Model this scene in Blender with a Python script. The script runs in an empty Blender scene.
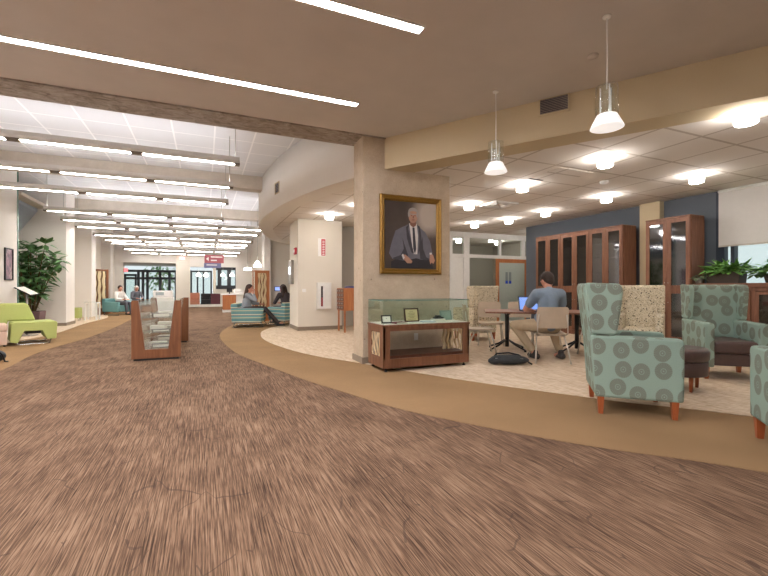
import bpy, bmesh, math, random
from mathutils import Vector, Matrix
R=math.radians
random.seed(7)
COL=bpy.context.scene.collection
RS=bpy.data.scenes.new('workshop'); RV=RS.view_layers[0]   # scratch scene where volumes are merged, removed at the end
# ------------------------------------------------------------------ camera model
F=413.;CX=384.;HY=288.;EH=1.15
yaw=math.atan2(179,F); sy,cy=math.sin(yaw),math.cos(yaw)
def onY(u,v,y0):
    a=(u-CX)/F; Z=y0/(-a*sy+cy); return (Z*(a*cy+sy), EH+(HY-v)/F*Z)      # X, height
def onX(u,v,x0):
    a=(u-CX)/F; Z=x0/(a*cy+sy); return (Z*(-a*sy+cy), EH+(HY-v)/F*Z)      # Y, height
cam=bpy.data.cameras.new('camera'); co=bpy.data.objects.new('camera',cam); COL.objects.link(co)
cam.sensor_width=36; cam.lens=36*F/768; cam.clip_start=.05; cam.clip_end=300
co.location=(0,0,EH); co.rotation_euler=(R(90),0,-yaw)
sc=bpy.context.scene; sc.camera=co
vs=sc.view_settings; vs.view_transform='Standard'; vs.look='None'; vs.gamma=1; vs.use_curve_mapping=False
vs.exposure=1.92

# ------------------------------------------------------------------ materials
def lin(c):
    if isinstance(c,str):
        c=c.lstrip('#'); c=[int(c[i:i+2],16)/255 for i in (0,2,4)]
    return tuple((x/12.92 if x<=.04045 else ((x+.055)/1.055)**2.4) for x in c[:3])+(1,)
class NT:
    def __init__(s,name):
        s.m=bpy.data.materials.new(name); s.m.use_nodes=True; s.t=s.m.node_tree; s.n=s.t.nodes
        s.b=s.n['Principled BSDF']; s.out=s.n['Material Output']
    def node(s,typ,**kw):
        x=s.n.new(typ)
        for k,v in kw.items(): setattr(x,k,v)
        return x
    def link(s,a,b): s.t.links.new(a,b)
    def inp(s,node,i,v):
        if hasattr(v,'is_output') : s.link(v,node.inputs[i])
        else: node.inputs[i].default_value=v
    def math(s,op,a,b=0.,c=0.):
        x=s.node('ShaderNodeMath',operation=op); s.inp(x,0,a); s.inp(x,1,b); s.inp(x,2,c); return x.outputs[0]
    def coord(s,kind='Object',scale=(1,1,1),loc=(0,0,0),rot=(0,0,0)):
        c=s.node('ShaderNodeTexCoord'); m=s.node('ShaderNodeMapping'); s.link(c.outputs[kind],m.inputs[0])
        m.inputs['Scale'].default_value=scale; m.inputs['Location'].default_value=loc; m.inputs['Rotation'].default_value=rot
        return m.outputs[0]
    def noise(s,v,scale,detail=3,rough=.5,dist=0):
        x=s.node('ShaderNodeTexNoise'); s.link(v,x.inputs['Vector']); x.inputs['Scale'].default_value=scale
        x.inputs['Detail'].default_value=detail; x.inputs['Roughness'].default_value=rough; x.inputs['Distortion'].default_value=dist
        return x.outputs[0]
    def ramp(s,f,stops,interp='LINEAR'):
        x=s.node('ShaderNodeValToRGB'); s.link(f,x.inputs[0]); e=x.color_ramp.elements; x.color_ramp.interpolation=interp
        while len(e)<len(stops): e.new(.5)
        for el,(p,c) in zip(e,stops): el.position=p; el.color=lin(c) if isinstance(c,str) else (c,c,c,1)
        return x.outputs[0]
    def mix(s,f,a,b,mode='MIX'):
        x=s.node('ShaderNodeMix',data_type='RGBA',blend_type=mode)
        s.inp(x,0,f); s.inp(x,6,lin(a) if isinstance(a,str) else a); s.inp(x,7,lin(b) if isinstance(b,str) else b); return x.outputs[2]
    def bump(s,h,strength=.3,dist=.01):
        x=s.node('ShaderNodeBump'); x.inputs['Strength'].default_value=strength; x.inputs['Distance'].default_value=dist
        s.link(h,x.inputs['Height']); s.link(x.outputs[0],s.b.inputs['Normal'])
    def base(s,c,rough=.6,metal=0,spec=.4):
        if hasattr(c,'is_output'): s.link(c,s.b.inputs['Base Color'])
        else: s.b.inputs['Base Color'].default_value=lin(c)
        s.b.inputs['Roughness'].default_value=rough; s.b.inputs['Metallic'].default_value=metal
        s.b.inputs['Specular IOR Level'].default_value=spec; return s.m
CACHE={}
def flat(name,c,rough=.6,metal=0,var=.06,scale=12,spec=.4):
    if name in CACHE: return CACHE[name]
    n=NT(name); f=n.noise(n.coord(),scale,3)
    k=n.ramp(f,[(.3,1-var),(.7,1.)]); m=n.base(n.mix(1.,c,k,'MULTIPLY'),rough,metal,spec); CACHE[name]=m; return m
def emit(name,c,strength):
    n=NT(name); n.base('#f0f0f0',.5); n.b.inputs['Emission Color'].default_value=lin(c); n.b.inputs['Emission Strength'].default_value=strength
    return n.m
def glass(name,tint='#f4f8f6',alpha=.12,rough=.02):
    n=NT(name); t=n.node('ShaderNodeBsdfTransparent'); t.inputs[0].default_value=lin(tint)
    g=n.node('ShaderNodeBsdfGlossy'); g.inputs['Roughness'].default_value=rough; g.inputs['Color'].default_value=(.9,.93,.95,1)
    fr=n.node('ShaderNodeLayerWeight'); fr.inputs[0].default_value=.5
    f=n.math('MULTIPLY_ADD',n.math('POWER',fr.outputs['Facing'],5.),.6,.035*alpha/.12); mx=n.node('ShaderNodeMixShader'); n.link(f,mx.inputs[0]); n.link(t.outputs[0],mx.inputs[1]); n.link(g.outputs[0],mx.inputs[2])
    n.link(mx.outputs[0],n.out.inputs[0]); return n.m
def wood(name,c1,c2,rough=.4,axis=(1,1,.08)):
    n=NT(name); v=n.coord('Object',axis); f=n.noise(v,26,5,.6,.6); m=n.base(n.ramp(f,[(.3,c1),(.7,c2)]),rough); return m

def carpet():
    n=NT('streaked_brown_carpet')
    v=n.coord('Object',(1,.018,1)); s1=n.noise(v,150,3,.62)
    v2=n.coord('Object',(1,.03,1),(3,1,0)); s2=n.noise(v2,210,2,.6)
    f=n.math('ADD',n.math('MULTIPLY',s1,.65),n.math('MULTIPLY',s2,.35))
    big=n.noise(n.coord('Object',(1,.6,1)),2.6,4,.65)
    f=n.math('ADD',f,n.math('MULTIPLY',n.math('SUBTRACT',big,.5),.26))
    c=n.ramp(f,[(.34,'#38291f'),(.45,'#5b4535'),(.53,'#7a604b'),(.66,'#957a63')])
    # thin curved twig-like strokes, worn away in patches
    vo=n.node('ShaderNodeTexVoronoi',feature='DISTANCE_TO_EDGE'); vo.inputs['Scale'].default_value=4.2
    w=n.node('ShaderNodeMapping'); wc=n.coord('Object',(1,.32,1)); nn=n.node('ShaderNodeTexNoise'); n.link(wc,nn.inputs[0]); nn.inputs['Scale'].default_value=3.5
    va=n.node('ShaderNodeVectorMath',operation='MULTIPLY_ADD'); n.link(nn.outputs[1],va.inputs[0]); va.inputs[1].default_value=(.4,.12,0); n.link(wc,va.inputs[2])
    n.link(va.outputs[0],vo.inputs['Vector'])
    line=n.math('LESS_THAN',vo.outputs['Distance'],.0075)
    gate=n.math('GREATER_THAN',n.noise(n.coord(),2.6,2),.5)
    k=n.math('MULTIPLY',n.math('MULTIPLY',line,gate),.5)
    c=n.mix(k,c,'#42342c'); n.bump(f,.35,.004); return n.base(c,.95,0,.15)
def tan_carpet():
    n=NT('tan_carpet'); f=n.noise(n.coord(),240,2,.7); g=n.noise(n.coord(),1.3,2)
    f=n.math('ADD',n.math('MULTIPLY',f,.8),n.math('MULTIPLY',g,.2)); n.bump(f,.3,.003)
    return n.base(n.ramp(f,[(.36,'#7a6146'),(.64,'#a4845f')]),.95,0,.12)
def cream_floor():
    n=NT('cream_patterned_carpet'); v=n.coord('Object',(1,.22,1),(0,0,0),(0,0,R(20))); f=n.noise(v,16,4,.65,1.2)
    g=n.noise(n.coord('Object',(.3,1,1)),34,3,.6)
    f=n.math('ADD',n.math('MULTIPLY',f,.6),n.math('MULTIPLY',g,.4))
    return n.base(n.ramp(f,[(.36,'#b79f84'),(.5,'#ccb79d'),(.62,'#d9c8b1')]),.75,0,.3)
def concrete(name,a,b,pits=True,rough=.9):
    n=NT(name); f=n.noise(n.coord(),3.,6,.65); g=n.noise(n.coord(),70,3,.7)
    h=n.math('ADD',n.math('MULTIPLY',f,.6),n.math('MULTIPLY',g,.4)); c=n.ramp(h,[(.35,a),(.65,b)])
    if pits:
        vo=n.node('ShaderNodeTexVoronoi'); n.link(n.coord(),vo.inputs['Vector']); vo.inputs['Scale'].default_value=5.5
        p=n.math('LESS_THAN',vo.outputs['Distance'],.07); c=n.mix(n.math('MULTIPLY',p,.45),c,'#4a3b30')
    n.bump(h,.5,.01); return n.base(c,rough,0,.2)
def rough_beam():
    n=NT('rough_concrete_beam'); f=n.noise(n.coord('Object',(.6,1,1)),7,7,.75,1.5); n.bump(f,.7,.02)
    return n.base(n.ramp(f,[(.33,'#776b61'),(.5,'#a0958a'),(.66,'#b9aea4')]),.95,0,.1)
def tiles(name,c,line,w,h,ox,oy,mortar=.012):
    n=NT(name); b=n.node('ShaderNodeTexBrick'); n.link(n.coord('Object',(1,1,1),(-ox,-oy,0)),b.inputs['Vector'])
    b.offset=0; b.squash=1; b.inputs['Scale'].default_value=1; b.inputs['Brick Width'].default_value=w; b.inputs['Row Height'].default_value=h
    b.inputs['Mortar Size'].default_value=mortar; b.inputs['Mortar Smooth'].default_value=.1
    b.inputs['Color1'].default_value=lin(c); b.inputs['Color2'].default_value=lin(c); b.inputs['Mortar'].default_value=lin(line)
    f=n.noise(n.coord(),90,2,.7); k=n.ramp(f,[(.3,.93),(.7,1.)]); return n.base(n.mix(1.,b.outputs[0],k,'MULTIPLY'),.9,0,.15)
def medallion():
    n=NT('teal_medallion_fabric'); c=n.node('ShaderNodeTexCoord'); vo=n.node('ShaderNodeTexVoronoi',voronoi_dimensions='2D')
    vo.inputs['Scale'].default_value=5.4; vo.inputs['Randomness'].default_value=.42; n.link(c.outputs['UV'],vo.inputs['Vector'])
    d=n.node('ShaderNodeVectorMath',operation='SUBTRACT'); n.link(c.outputs['UV'],d.inputs[0]); n.link(vo.outputs['Position'],d.inputs[1])
    sx=n.node('ShaderNodeSeparateXYZ'); n.link(d.outputs[0],sx.inputs[0])
    ang=n.math('ARCTAN2',sx.outputs[1],sx.outputs[0]); sp=n.math('SINE',n.math('MULTIPLY',ang,26.))
    dist=vo.outputs['Distance']   # in texture units: 1 = one cell
    disc=n.math('LESS_THAN',dist,.395); hole=n.math('GREATER_THAN',dist,.03)
    ring=n.math('GREATER_THAN',n.math('ABSOLUTE',n.math('SUBTRACT',dist,.12)),.012)
    body=n.math('MULTIPLY',n.math('MULTIPLY',disc,hole),ring)
    spoke=n.math('MULTIPLY_ADD',sp,.15,.8)
    k=n.math('MULTIPLY',body,spoke)
    w=n.noise(n.coord('UV'),160,2,.7); basec=n.mix(w,'#80968a','#9bae9f')
    col=n.mix(k,basec,'#74776a'); n.bump(w,.25,.003); return n.base(col,.85,0,.2)
def cream_print():
    n=NT('cream_speckled_fabric'); v=n.coord('UV'); vo=n.node('ShaderNodeTexVoronoi',voronoi_dimensions='2D'); vo.inputs['Scale'].default_value=17; n.link(v,vo.inputs['Vector'])
    dot=n.math('LESS_THAN',vo.outputs['Distance'],.17)
    f=n.noise(v,28,3,.6,2.5); c=n.ramp(f,[(.42,'#aa9d84'),(.5,'#cfc3a8'),(.6,'#e0d6c0')])
    g=n.math('GREATER_THAN',n.noise(v,9,1),.47)
    return n.base(n.mix(n.math('MULTIPLY',n.math('MULTIPLY',dot,g),.85),c,'#2c2a26'),.85,0,.2)
def stripes():
    n=NT('teal_striped_fabric'); g=n.node('ShaderNodeTexCoord'); s=n.node('ShaderNodeSeparateXYZ'); n.link(g.outputs['Object'],s.inputs[0])
    z=n.math('FRACT',n.math('MULTIPLY',s.outputs[2],4.9))
    c=n.ramp(z,[(0,'#6c999b'),(.34,'#cfc9a8'),(.44,'#74a5a6'),(.70,'#7d8089'),(.80,'#dcdac4'),(.90,'#6c999b')],'CONSTANT'); return n.base(c,.85,0,.2)

M={}
M['carpet']=carpet(); M['tan']=tan_carpet(); M['cream']=cream_floor()
M['slab']=flat('ceiling_plaster','#ccc4bd',.95,var=.05,scale=3,spec=.1)
M['soffit']=flat('beige_plaster','#c9b898',.9,var=.03,scale=2,spec=.15)
M['wallc']=flat('cream_wall_paint','#e0d9cc',.85,var=.025,scale=2,spec=.2)
M['wallw']=flat('warm_white_wall_paint','#e6e1da',.85,var=.02,scale=2,spec=.2)
M['wallb']=flat('slate_blue_wall_paint','#656b73',.85,var=.05,scale=3,spec=.2)
M['wallg']=flat('grey_wall_paint','#b4ada2',.85,var=.04,scale=2,spec=.2)
M['pillar']=concrete('tan_concrete','#ae9c86','#cab9a2'); M['pillar2']=concrete('pale_concrete','#b5a899','#cbbfb1',False)
M['beam']=rough_beam(); M['hbeam']=concrete('painted_concrete_beam','#bdb3a6','#d0c6b9',False)
M['tileh']=tiles('white_ceiling_tiles','#dfe0e2','#f4f4f4',.72,.72,.17,.1,.016)
M['tilel']=tiles('low_ceiling_tiles','#e6dfd7','#c2b7ab',.72,.795,4.13,3.88,.02)
M['base']=flat('taupe_baseboard','#8b7d6c',.7)
M['cherry']=wood('cherry_wood','#6c4534','#8c6149'); M['cherryh']=wood('cherry_wood_crossgrain','#6c4534','#8c6149',.4,(.08,1,1))
M['ched']=wood('cherry_wood_display','#70452c','#8c5c3c'); M['orange']=wood('orange_wood','#a8653c','#c07f52')
M['caseb']=wood('case_brown_wood','#643f2a','#80563d'); M['dwood']=wood('dark_wood','#3e221a','#53301f')
M['legw']=wood('chair_leg_wood','#8f4726','#b2633a',.35)
M['med']=medallion(); M['cprint']=cream_print(); M['stripe']=stripes()
M['leather']=flat('brown_leather','#54413c',.38,var=.15,scale=30,spec=.5)
M['lime']=flat('lime_upholstery','#b4bd72',.7,var=.05,scale=60); M['pink']=flat('pink_upholstery','#d8bba9',.7)
M['black']=flat('black_fabric','#2c2f31',.6,var=.3,scale=18); M['blackp']=flat('black_plastic','#1f2022',.4)
M['chrome']=flat('chrome_metal','#d8d8d6',.22,1.,0.02); M['alu']=flat('satin_aluminium','#a9a6a0',.4,.75,.03)
M['fixt']=flat('light_grey_fixture_metal','#cbc6be',.5,.2,.03); M['fixj']=flat('brown_fixture_joint','#6d6256',.5,.3,.03)
M['whitem']=flat('white_painted_metal','#e8e6e1',.5); M['whitep']=flat('white_plastic','#efedea',.45)
M['seatp']=flat('taupe_plastic','#b9a893',.5); M['seatpl']=flat('pale_taupe_plastic','#cdbfae',.5)
M['glass']=glass('clear_glass','#f6faf8'); M['glassg']=glass('greenish_glass','#f6fbf8',.1); M['acryl']=glass('acrylic','#fbfdfc',.2,.08)
M['dglass']=glass('smoky_bookcase_glass','#9a98a8',.55,.05); M['frost']=flat('frosted_door_glass','#b9c4ba',.35)
M['edge']=flat('green_glass_edge','#5f8377',.2); M['dark']=flat('dark_interior','#3a3744',.8); M['mull']=flat('dark_bronze_mullion','#3a3d42',.5,.3)
M['paper']=flat('off_white_paper','#e6e2d6',.8); M['gold']=flat('gilded_frame','#9a7434',.38,.55,.3,60)
M['strip']=emit('light_strip_diffuser','#f9f8ff',16.); M['tube']=emit('tube_diffuser','#fffaf4',14.); M['upl']=emit('uplight_diffuser','#fbfaff',7.5)
M['lamp']=emit('ceiling_lamp_glow','#fbf6f2',14.); M['shade']=emit('pendant_shade_glow','#f9f4f0',.2)
M['farl']=emit('far_lamp_glow','#fff8f0',4.); M['red']=emit('exit_sign_red','#e0343a',1.6)
M['skin']=flat('skin','#c98f78',.55,var=.05); M['hair']=flat('dark_brown_hair','#3a2a22',.6,var=.3,scale=60); M['hairb']=flat('long_brown_hair','#4a3229',.55,var=.35,scale=50)
M['tshirt']=flat('grey_blue_cotton','#7d8c9b',.9,var=.08,scale=20); M['khaki']=flat('khaki_cotton','#b09c80',.9,var=.1,scale=15)
M['leaf']=flat('green_leaf','#5f8a50',.45,var=.4,scale=4); M['leafb']=flat('bright_green_leaf','#7fb45a',.45,var=.4,scale=9); M['stem']=flat('woody_stem','#6b5a3c',.8)
M['pot']=flat('mauve_brown_pot','#6a5254',.5); M['soil']=flat('potting_soil','#2c221a',.95)

# ------------------------------------------------------------------ mesh helpers
class MB:
    def __init__(s): s.bm=bmesh.new(); s.mi=0
    def _fin(s,verts,bev=0,seg=2):
        vs=set(verts)
        fs=[f for f in s.bm.faces if all(v in vs for v in f.verts)] if len(vs)<400 else []
        if bev>0:
            es=list({e for v in verts for e in v.link_edges})
            r=bmesh.ops.bevel(s.bm,geom=es,offset=bev,segments=seg,affect='EDGES',profile=.5); fs=list(r['faces'])+[f for f in fs if f.is_valid]
        for f in fs: f.material_index=s.mi
        return s
    def box(s,x0,x1,y0,y1,z0,z1,bev=0,rot=None,seg=2):
        m=Matrix.Translation(((x0+x1)/2,(y0+y1)/2,(z0+z1)/2))
        if rot is not None: m=m@rot
        m=m@Matrix.Diagonal((abs(x1-x0),abs(y1-y0),abs(z1-z0),1))
        r=bmesh.ops.create_cube(s.bm,size=1,matrix=m); return s._fin(r['verts'],bev,seg)
    def prism(s,pts,axis,a,b,bev=0,seg=2):
        def mk(p,t): return {'x':(t,p[0],p[1]),'y':(p[0],t,p[1]),'z':(p[0],p[1],t)}[axis]
        A=[s.bm.verts.new(mk(p,a)) for p in pts]; B=[s.bm.verts.new(mk(p,b)) for p in pts]; n=len(pts)
        fs=[s.bm.faces.new(A),s.bm.faces.new(B[::-1])]
        for i in range(n): fs.append(s.bm.faces.new((A[i],B[i],B[(i+1)%n],A[(i+1)%n])))
        bmesh.ops.recalc_face_normals(s.bm,faces=fs); return s._fin(A+B,bev,seg)
    def tube(s,pts,r,seg=8,r2=None):
        pts=[Vector(p) for p in pts]; rings=[]; n=len(pts)
        for i,p in enumerate(pts):
            d=(pts[min(i+1,n-1)]-pts[max(i-1,0)]).normalized()
            up=Vector((0,0,1)) if abs(d.z)<.9 else Vector((1,0,0))
            a=d.cross(up).normalized(); b=d.cross(a).normalized(); rr=r if r2 is None else r+(r2-r)*i/(n-1)
            rings.append([s.bm.verts.new(p+a*math.cos(2*math.pi*k/seg)*rr+b*math.sin(2*math.pi*k/seg)*rr) for k in range(seg)])
        fs=[s.bm.faces.new(rings[0]),s.bm.faces.new(rings[-1][::-1])]
        for i in range(n-1):
            for k in range(seg): f=s.bm.faces.new((rings[i][k],rings[i+1][k],rings[i+1][(k+1)%seg],rings[i][(k+1)%seg])); f.smooth=True; fs.append(f)
        bmesh.ops.recalc_face_normals(s.bm,faces=fs)
        for f in fs: f.material_index=s.mi
        return s
    def lathe(s,prof,seg=24,c=(0,0,0),closed=True):
        rings=[[s.bm.verts.new((c[0]+max(r,1e-4)*math.cos(2*math.pi*k/seg),c[1]+max(r,1e-4)*math.sin(2*math.pi*k/seg),c[2]+z)) for k in range(seg)] for r,z in prof]; fs=[]
        for i in range(len(rings)-1):
            for k in range(seg): f=s.bm.faces.new((rings[i][k],rings[i][(k+1)%seg],rings[i+1][(k+1)%seg],rings[i+1][k])); f.smooth=True; fs.append(f)
        if closed: fs+=[s.bm.faces.new(rings[0][::-1]),s.bm.faces.new(rings[-1])]
        bmesh.ops.recalc_face_normals(s.bm,faces=fs)
        for f in fs: f.material_index=s.mi
        return s
    def ell(s,c,rad,rot=None,u=16,v=10):
        m=Matrix.Translation(c)
        if rot is not None: m=m@rot
        r=bmesh.ops.create_uvsphere(s.bm,u_segments=u,v_segments=v,radius=1,matrix=m@Matrix.Diagonal((*rad,1)))
        for w in r['verts']:
            for f in w.link_faces: f.smooth=True; f.material_index=s.mi
        return s
    def cap(s,p,q,r1,r2):
        p,q=Vector(p),Vector(q); d=q-p; L=d.length
        s.ell(p,(r1,)*3,u=14,v=8); s.ell(q,(r2,)*3,u=14,v=8)
        if L>1e-5:
            m=Matrix.Translation((p+q)/2)@d.to_track_quat('Z','Y').to_matrix().to_4x4()
            bmesh.ops.create_cone(s.bm,cap_ends=True,segments=14,radius1=r1,radius2=r2,depth=L,matrix=m)
        return s
    def poly(s,pts,mi=None):
        f=s.bm.faces.new([s.bm.verts.new(p) for p in pts]); f.material_index=s.mi if mi is None else mi; return s
def finish(name,me,mats,parent):
    if not isinstance(mats,(list,tuple)): mats=[mats]
    for m in mats: me.materials.append(m)
    uv=me.uv_layers.new(name='uv')
    for p in me.polygons:
        n=p.normal; ax=max(range(3),key=lambda i:abs(n[i]))
        for li in p.loop_indices:
            c=me.vertices[me.loops[li].vertex_index].co
            uv.data[li].uv={0:(c.y,c.z),1:(c.x,c.z),2:(c.x,c.y)}[ax]
    o=bpy.data.objects.new(name,me); COL.objects.link(o)
    if parent: o.parent=parent
    return o
def obj(name,mb,mats,parent=None,remesh=0,smooth=0):
    me=bpy.data.meshes.new(name); mb.bm.to_mesh(me); mb.bm.free()
    if remesh:
        t=bpy.data.objects.new('tmp',me); RS.collection.objects.link(t)
        m=t.modifiers.new('r','REMESH'); m.mode='VOXEL'; m.voxel_size=remesh; m.use_smooth_shade=True
        if smooth: q=t.modifiers.new('s','SMOOTH'); q.iterations=smooth; q.factor=.5
        RV.update(); dg=RV.depsgraph; me2=bpy.data.meshes.new_from_object(t.evaluated_get(dg)); bpy.data.objects.remove(t); bpy.data.meshes.remove(me)
        me=me2; me.name=name; me.materials.clear()
        for p in me.polygons: p.use_smooth=True
    return finish(name,me,mats,parent)
def tag(o,label,cat,group=None,kind=None):
    o['label']=label; o['category']=cat
    if group: o['group']=group
    if kind: o['kind']=kind
    return o
def struct(name,mb,m,parent=None):
    o=obj(name,mb,m,parent)
    if parent is None: o['kind']='structure'
    return o
def thing(name,label,cat,loc=(0,0,0),rz=0,group=None):
    o=bpy.data.objects.new(name,None); COL.objects.link(o); o.location=loc; o.rotation_euler=(0,0,rz); o.empty_display_size=.1
    return tag(o,label,cat,group)
def kids(o): return list(o.children)
def dup(root,loc,rz,label=None,scale=None):
    def cp(o,par):
        c=o.copy(); COL.objects.link(c)
        if par: c.parent=par
        for k in kids(o): cp(k,c)
        return c
    r=cp(root,None); r.location=loc; r.rotation_euler=(0,0,rz)
    if label: r['label']=label
    if scale: r.scale=scale
    return r
def B(*a,**k): return MB().box(*a,**k)

# ------------------------------------------------------------------ shell
ZL=3.0; ZS=3.47; ZH=4.1; FY=27.5
struct('floor',B(-6,12,-5,32,-.1,0),M['carpet'])
def smoothc(pts,n=6):
    out=[]
    for i in range(len(pts)-1):
        p0=pts[max(i-1,0)];p1=pts[i];p2=pts[i+1];p3=pts[min(i+2,len(pts)-1)]
        for k in range(n):
            t=k/n; out.append(tuple(.5*((2*p1[j])+(-p0[j]+p2[j])*t+(2*p0[j]-5*p1[j]+4*p2[j]-p3[j])*t*t+(-p0[j]+3*p1[j]-3*p2[j]+p3[j])*t**3) for j in (0,1)))
    return out+[tuple(pts[-1])]
def slab(pts,z0,z1):
    mb=MB(); mb.prism(pts,'z',z0,z1); return mb
tanR=smoothc([(7.5,-4.9),(4.3,-.3),(3.21,1.41),(2.62,2.1),(2.19,2.7),(1.7,3.54),(1.38,4.43),(1.11,5.27),(.77,6.57),(.48,7.9),(.32,10.2),(.45,12),(.9,14),(1.7,16),(2.6,17.6)])
struct('floor',slab(tanR+[(11.75,17.6),(11.75,6.2),(9.12,6.2),(9.12,-4.9)],0,.004),M['tan'])
crR=smoothc([(9.5,-4.9),(6.2,-.5),(4.46,2.08),(4.2,2.45),(3.84,2.88),(3.5,3.4),(3.05,4.13),(2.58,5.05),(2.1,6.09),(1.76,6.74),(1.45,7.72),(1.23,9.05),(1.23,10.25),(1.45,11.5),(2.1,12.8),(3.4,14)])
struct('floor',slab(crR+[(11.7,14),(11.7,6.2),(9.1,6.2),(9.1,-4.9)],.004,.008),M['cream'])
tl=smoothc([(-2.3,-4.9),(-2.45,3),(-2.6,7.3),(-2.72,9.3),(-2.48,11.6),(-2.42,15),(-2.6,19),(-3.2,23)])
struct('floor',slab(tl+[(-5.9,23),(-5.9,-4.9)],0,.004),M['tan'])
cl=smoothc([(-3.7,-4.9),(-3.78,6),(-3.79,10.7),(-3.46,12.75),(-3.55,16),(-3.45,18.7),(-3.9,21),(-4.6,22.5)])
struct('floor',slab(cl+[(-5.9,22.5),(-5.9,-4.9)],.004,.008),M['cream'])
# ceilings
struct('ceiling',B(-6,9.5,-5,5.86,ZS,ZS+.1),M['slab'])
struct('ceiling',B(-6,4.6,6.3,FY,ZH,ZH+.1),M['tileh'])
sof=[(9.6,-5.04),(4.95,2.15),(2.55,5.86)]
drum=smoothc([(2.55,5.86),(2.27,6.55),(2.03,7.2),(1.79,8.05),(1.56,9.25),(1.43,10.6),(1.40,11.6),(1.49,12.9),(1.92,14.9),(2.55,16.6),(3.6,17.9),(4.5,18.4)],4)

def ribbon(pts,w,z0,z1):
    mb=MB(); L=len(pts); off=[]
    for i in range(L):
        a=Vector(pts[max(i-1,0)]);b=Vector(pts[min(i+1,L-1)]); d=(b-a).normalized(); off.append((pts[i][0]+d.y*w,pts[i][1]-d.x*w))
    vs=[[mb.bm.verts.new((p[0],p[1],z)) for p in pl] for pl,z in ((pts,z0),(pts,z1),(off,z1),(off,z0))]
    fs=[]
    for k in range(4):
        A,C=vs[k],vs[(k+1)%4]
        for i in range(L-1): f=mb.bm.faces.new((A[i],A[i+1],C[i+1],C[i])); f.smooth=(k in(0,2) and L>4); fs.append(f)
    for e in (0,-1): fs.append(mb.bm.faces.new([v[e] for v in vs]))
    bmesh.ops.recalc_face_normals(mb.bm,faces=fs); return mb
def inset(pts,w):
    o=[]
    for i in range(len(pts)):
        a=Vector(pts[max(i-1,0)]);b=Vector(pts[min(i+1,len(pts)-1)]); d=(b-a).normalized(); o.append((pts[i][0]+d.y*w,pts[i][1]-d.x*w))
    return o
struct('ceiling',slab(inset([(9.0,-4.11),(4.95,2.15)]+drum,.2)+[(11.9,18.4),(11.9,6.2),(9.3,6.2),(9.3,-3.9)],ZL,ZL+.06),M['tilel'])
struct('wall_soffit',ribbon(sof,.40,ZL-.012,ZS),M['soffit'])
struct('wall_drum',ribbon(drum,.40,ZL-.012,ZH),M['wallw'])
# pillar and beams
struct('wall_pillar',B(2.19,3.73,5.86,6.27,0,ZS+.03,bev=.006),M['pillar'])
struct('trim_1',B(-6,2.6,5.84,6.34,ZS-.02,ZH+.1),M['beam'])
for k,y in enumerate((11.35,16.5,21.4,25.2)):
    struct('trim_%d'%(k+2),B(-6,1.55 if k<1 else 2.6,y,y+.4,3.76,ZH),M['hbeam'])
# baseboards on pillar
struct('trim_7',MB().box(2.17,3.75,5.84,6.29,0,.1),M['base'])
# outer walls
struct('wall_back',B(-6,12,-5.1,-5,0,ZH),M['wallc'])
struct('wall_left',B(-6,-4.2,-5,12.84,0,ZH),M['wallw'])
mb=B(-4.2,-4.19,12.78,12.845,0,ZH); struct('trim_8',mb,M['edge'])
struct('wall_recess',B(-6,-5.5,12.84,15.3,0,ZH),M['wallc'])
struct('wall_column',B(-6,-3.86,15.3,16.2,0,ZH),M['wallw'])
struct('wall_left',B(-6,-4.7,16.2,FY+1.2,0,ZH),M['wallc'])
struct('wall_column',B(-4.7,-4.1,19.5,20.2,0,ZH),M['wallw'])
struct('wall_column',B(-4.7,-4.3,24.2,24.8,0,ZH),M['wallw'])
struct('baseboard_left',B(-3.862,-3.84,15.28,16.22,0,.1),M['base'])
struct('baseboard_left',B(-4.7,-4.68,16.2,19.5,0,.1),M['base'])
struct('baseboard_left',B(-6,-3.84,15.27,15.3,0,.1),M['base'])
# slanted blue-grey bulkhead in the recess
struct('wall_bulkhead',MB().prism([(-5.5,2.72),(-5.02,2.72),(-4.55,3.42),(-4.55,3.5),(-5.5,3.5)],'y',13.4,15.3),flat('blue_grey_panel','#a3acb7',.7))
struct('trim_9',MB().prism([(-5.5,3.5),(-4.25,3.5),(-4.25,3.58),(-5.5,4.1)],'y',13.2,15.3),M['hbeam'])
# right wall with bookcases
XW=9.0
struct('wall_right',B(XW,XW+.15,6.16,9.85,0,ZL),M['wallb'])
struct('wall_right',B(8.86,XW+.15,5.72,6.16,0,ZL),M['soffit'])
struct('wall_right',B(XW,XW+.15,4.74,5.72,0,ZL),M['wallb'])
struct('wall_right',B(XW,XW+.15,-5,.2,0,ZL),M['wallc'])
struct('wall_right',B(XW,XW+.15,.2,4.74,0,1.02),M['wallc'])
struct('wall_side',B(9.15,12,6.16,6.3,0,ZL),M['wallg'])
struct('wall_far_right',B(11.8,12,6.2,19,0,ZL),M['wallg'])
# block with extinguisher
struct('wall_block',B(2.28,3.5,11.03,12.2,0,ZL),M['wallc'])
struct('baseboard_block',B(2.265,3.515,11.015,12.215,0,.11),M['base'])
struct('wall_behind_block',B(3.5,7.15,11.9,12.1,0,ZL),M['wallg'])
struct('wall_rear',B(3.5,11.8,15,15.15,0,ZL),M['wallg'])
struct('wall_hall_right',B(2.55,11.8,18.4,18.6,0,ZH),M['wallc'])
struct('wall_hall_right',B(2.3,2.55,18.0,18.9,0,ZH),M['wallw'])
struct('wall_hall_right',B(2.7,2.9,18.9,FY,0,ZH),M['wallc'])
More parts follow.
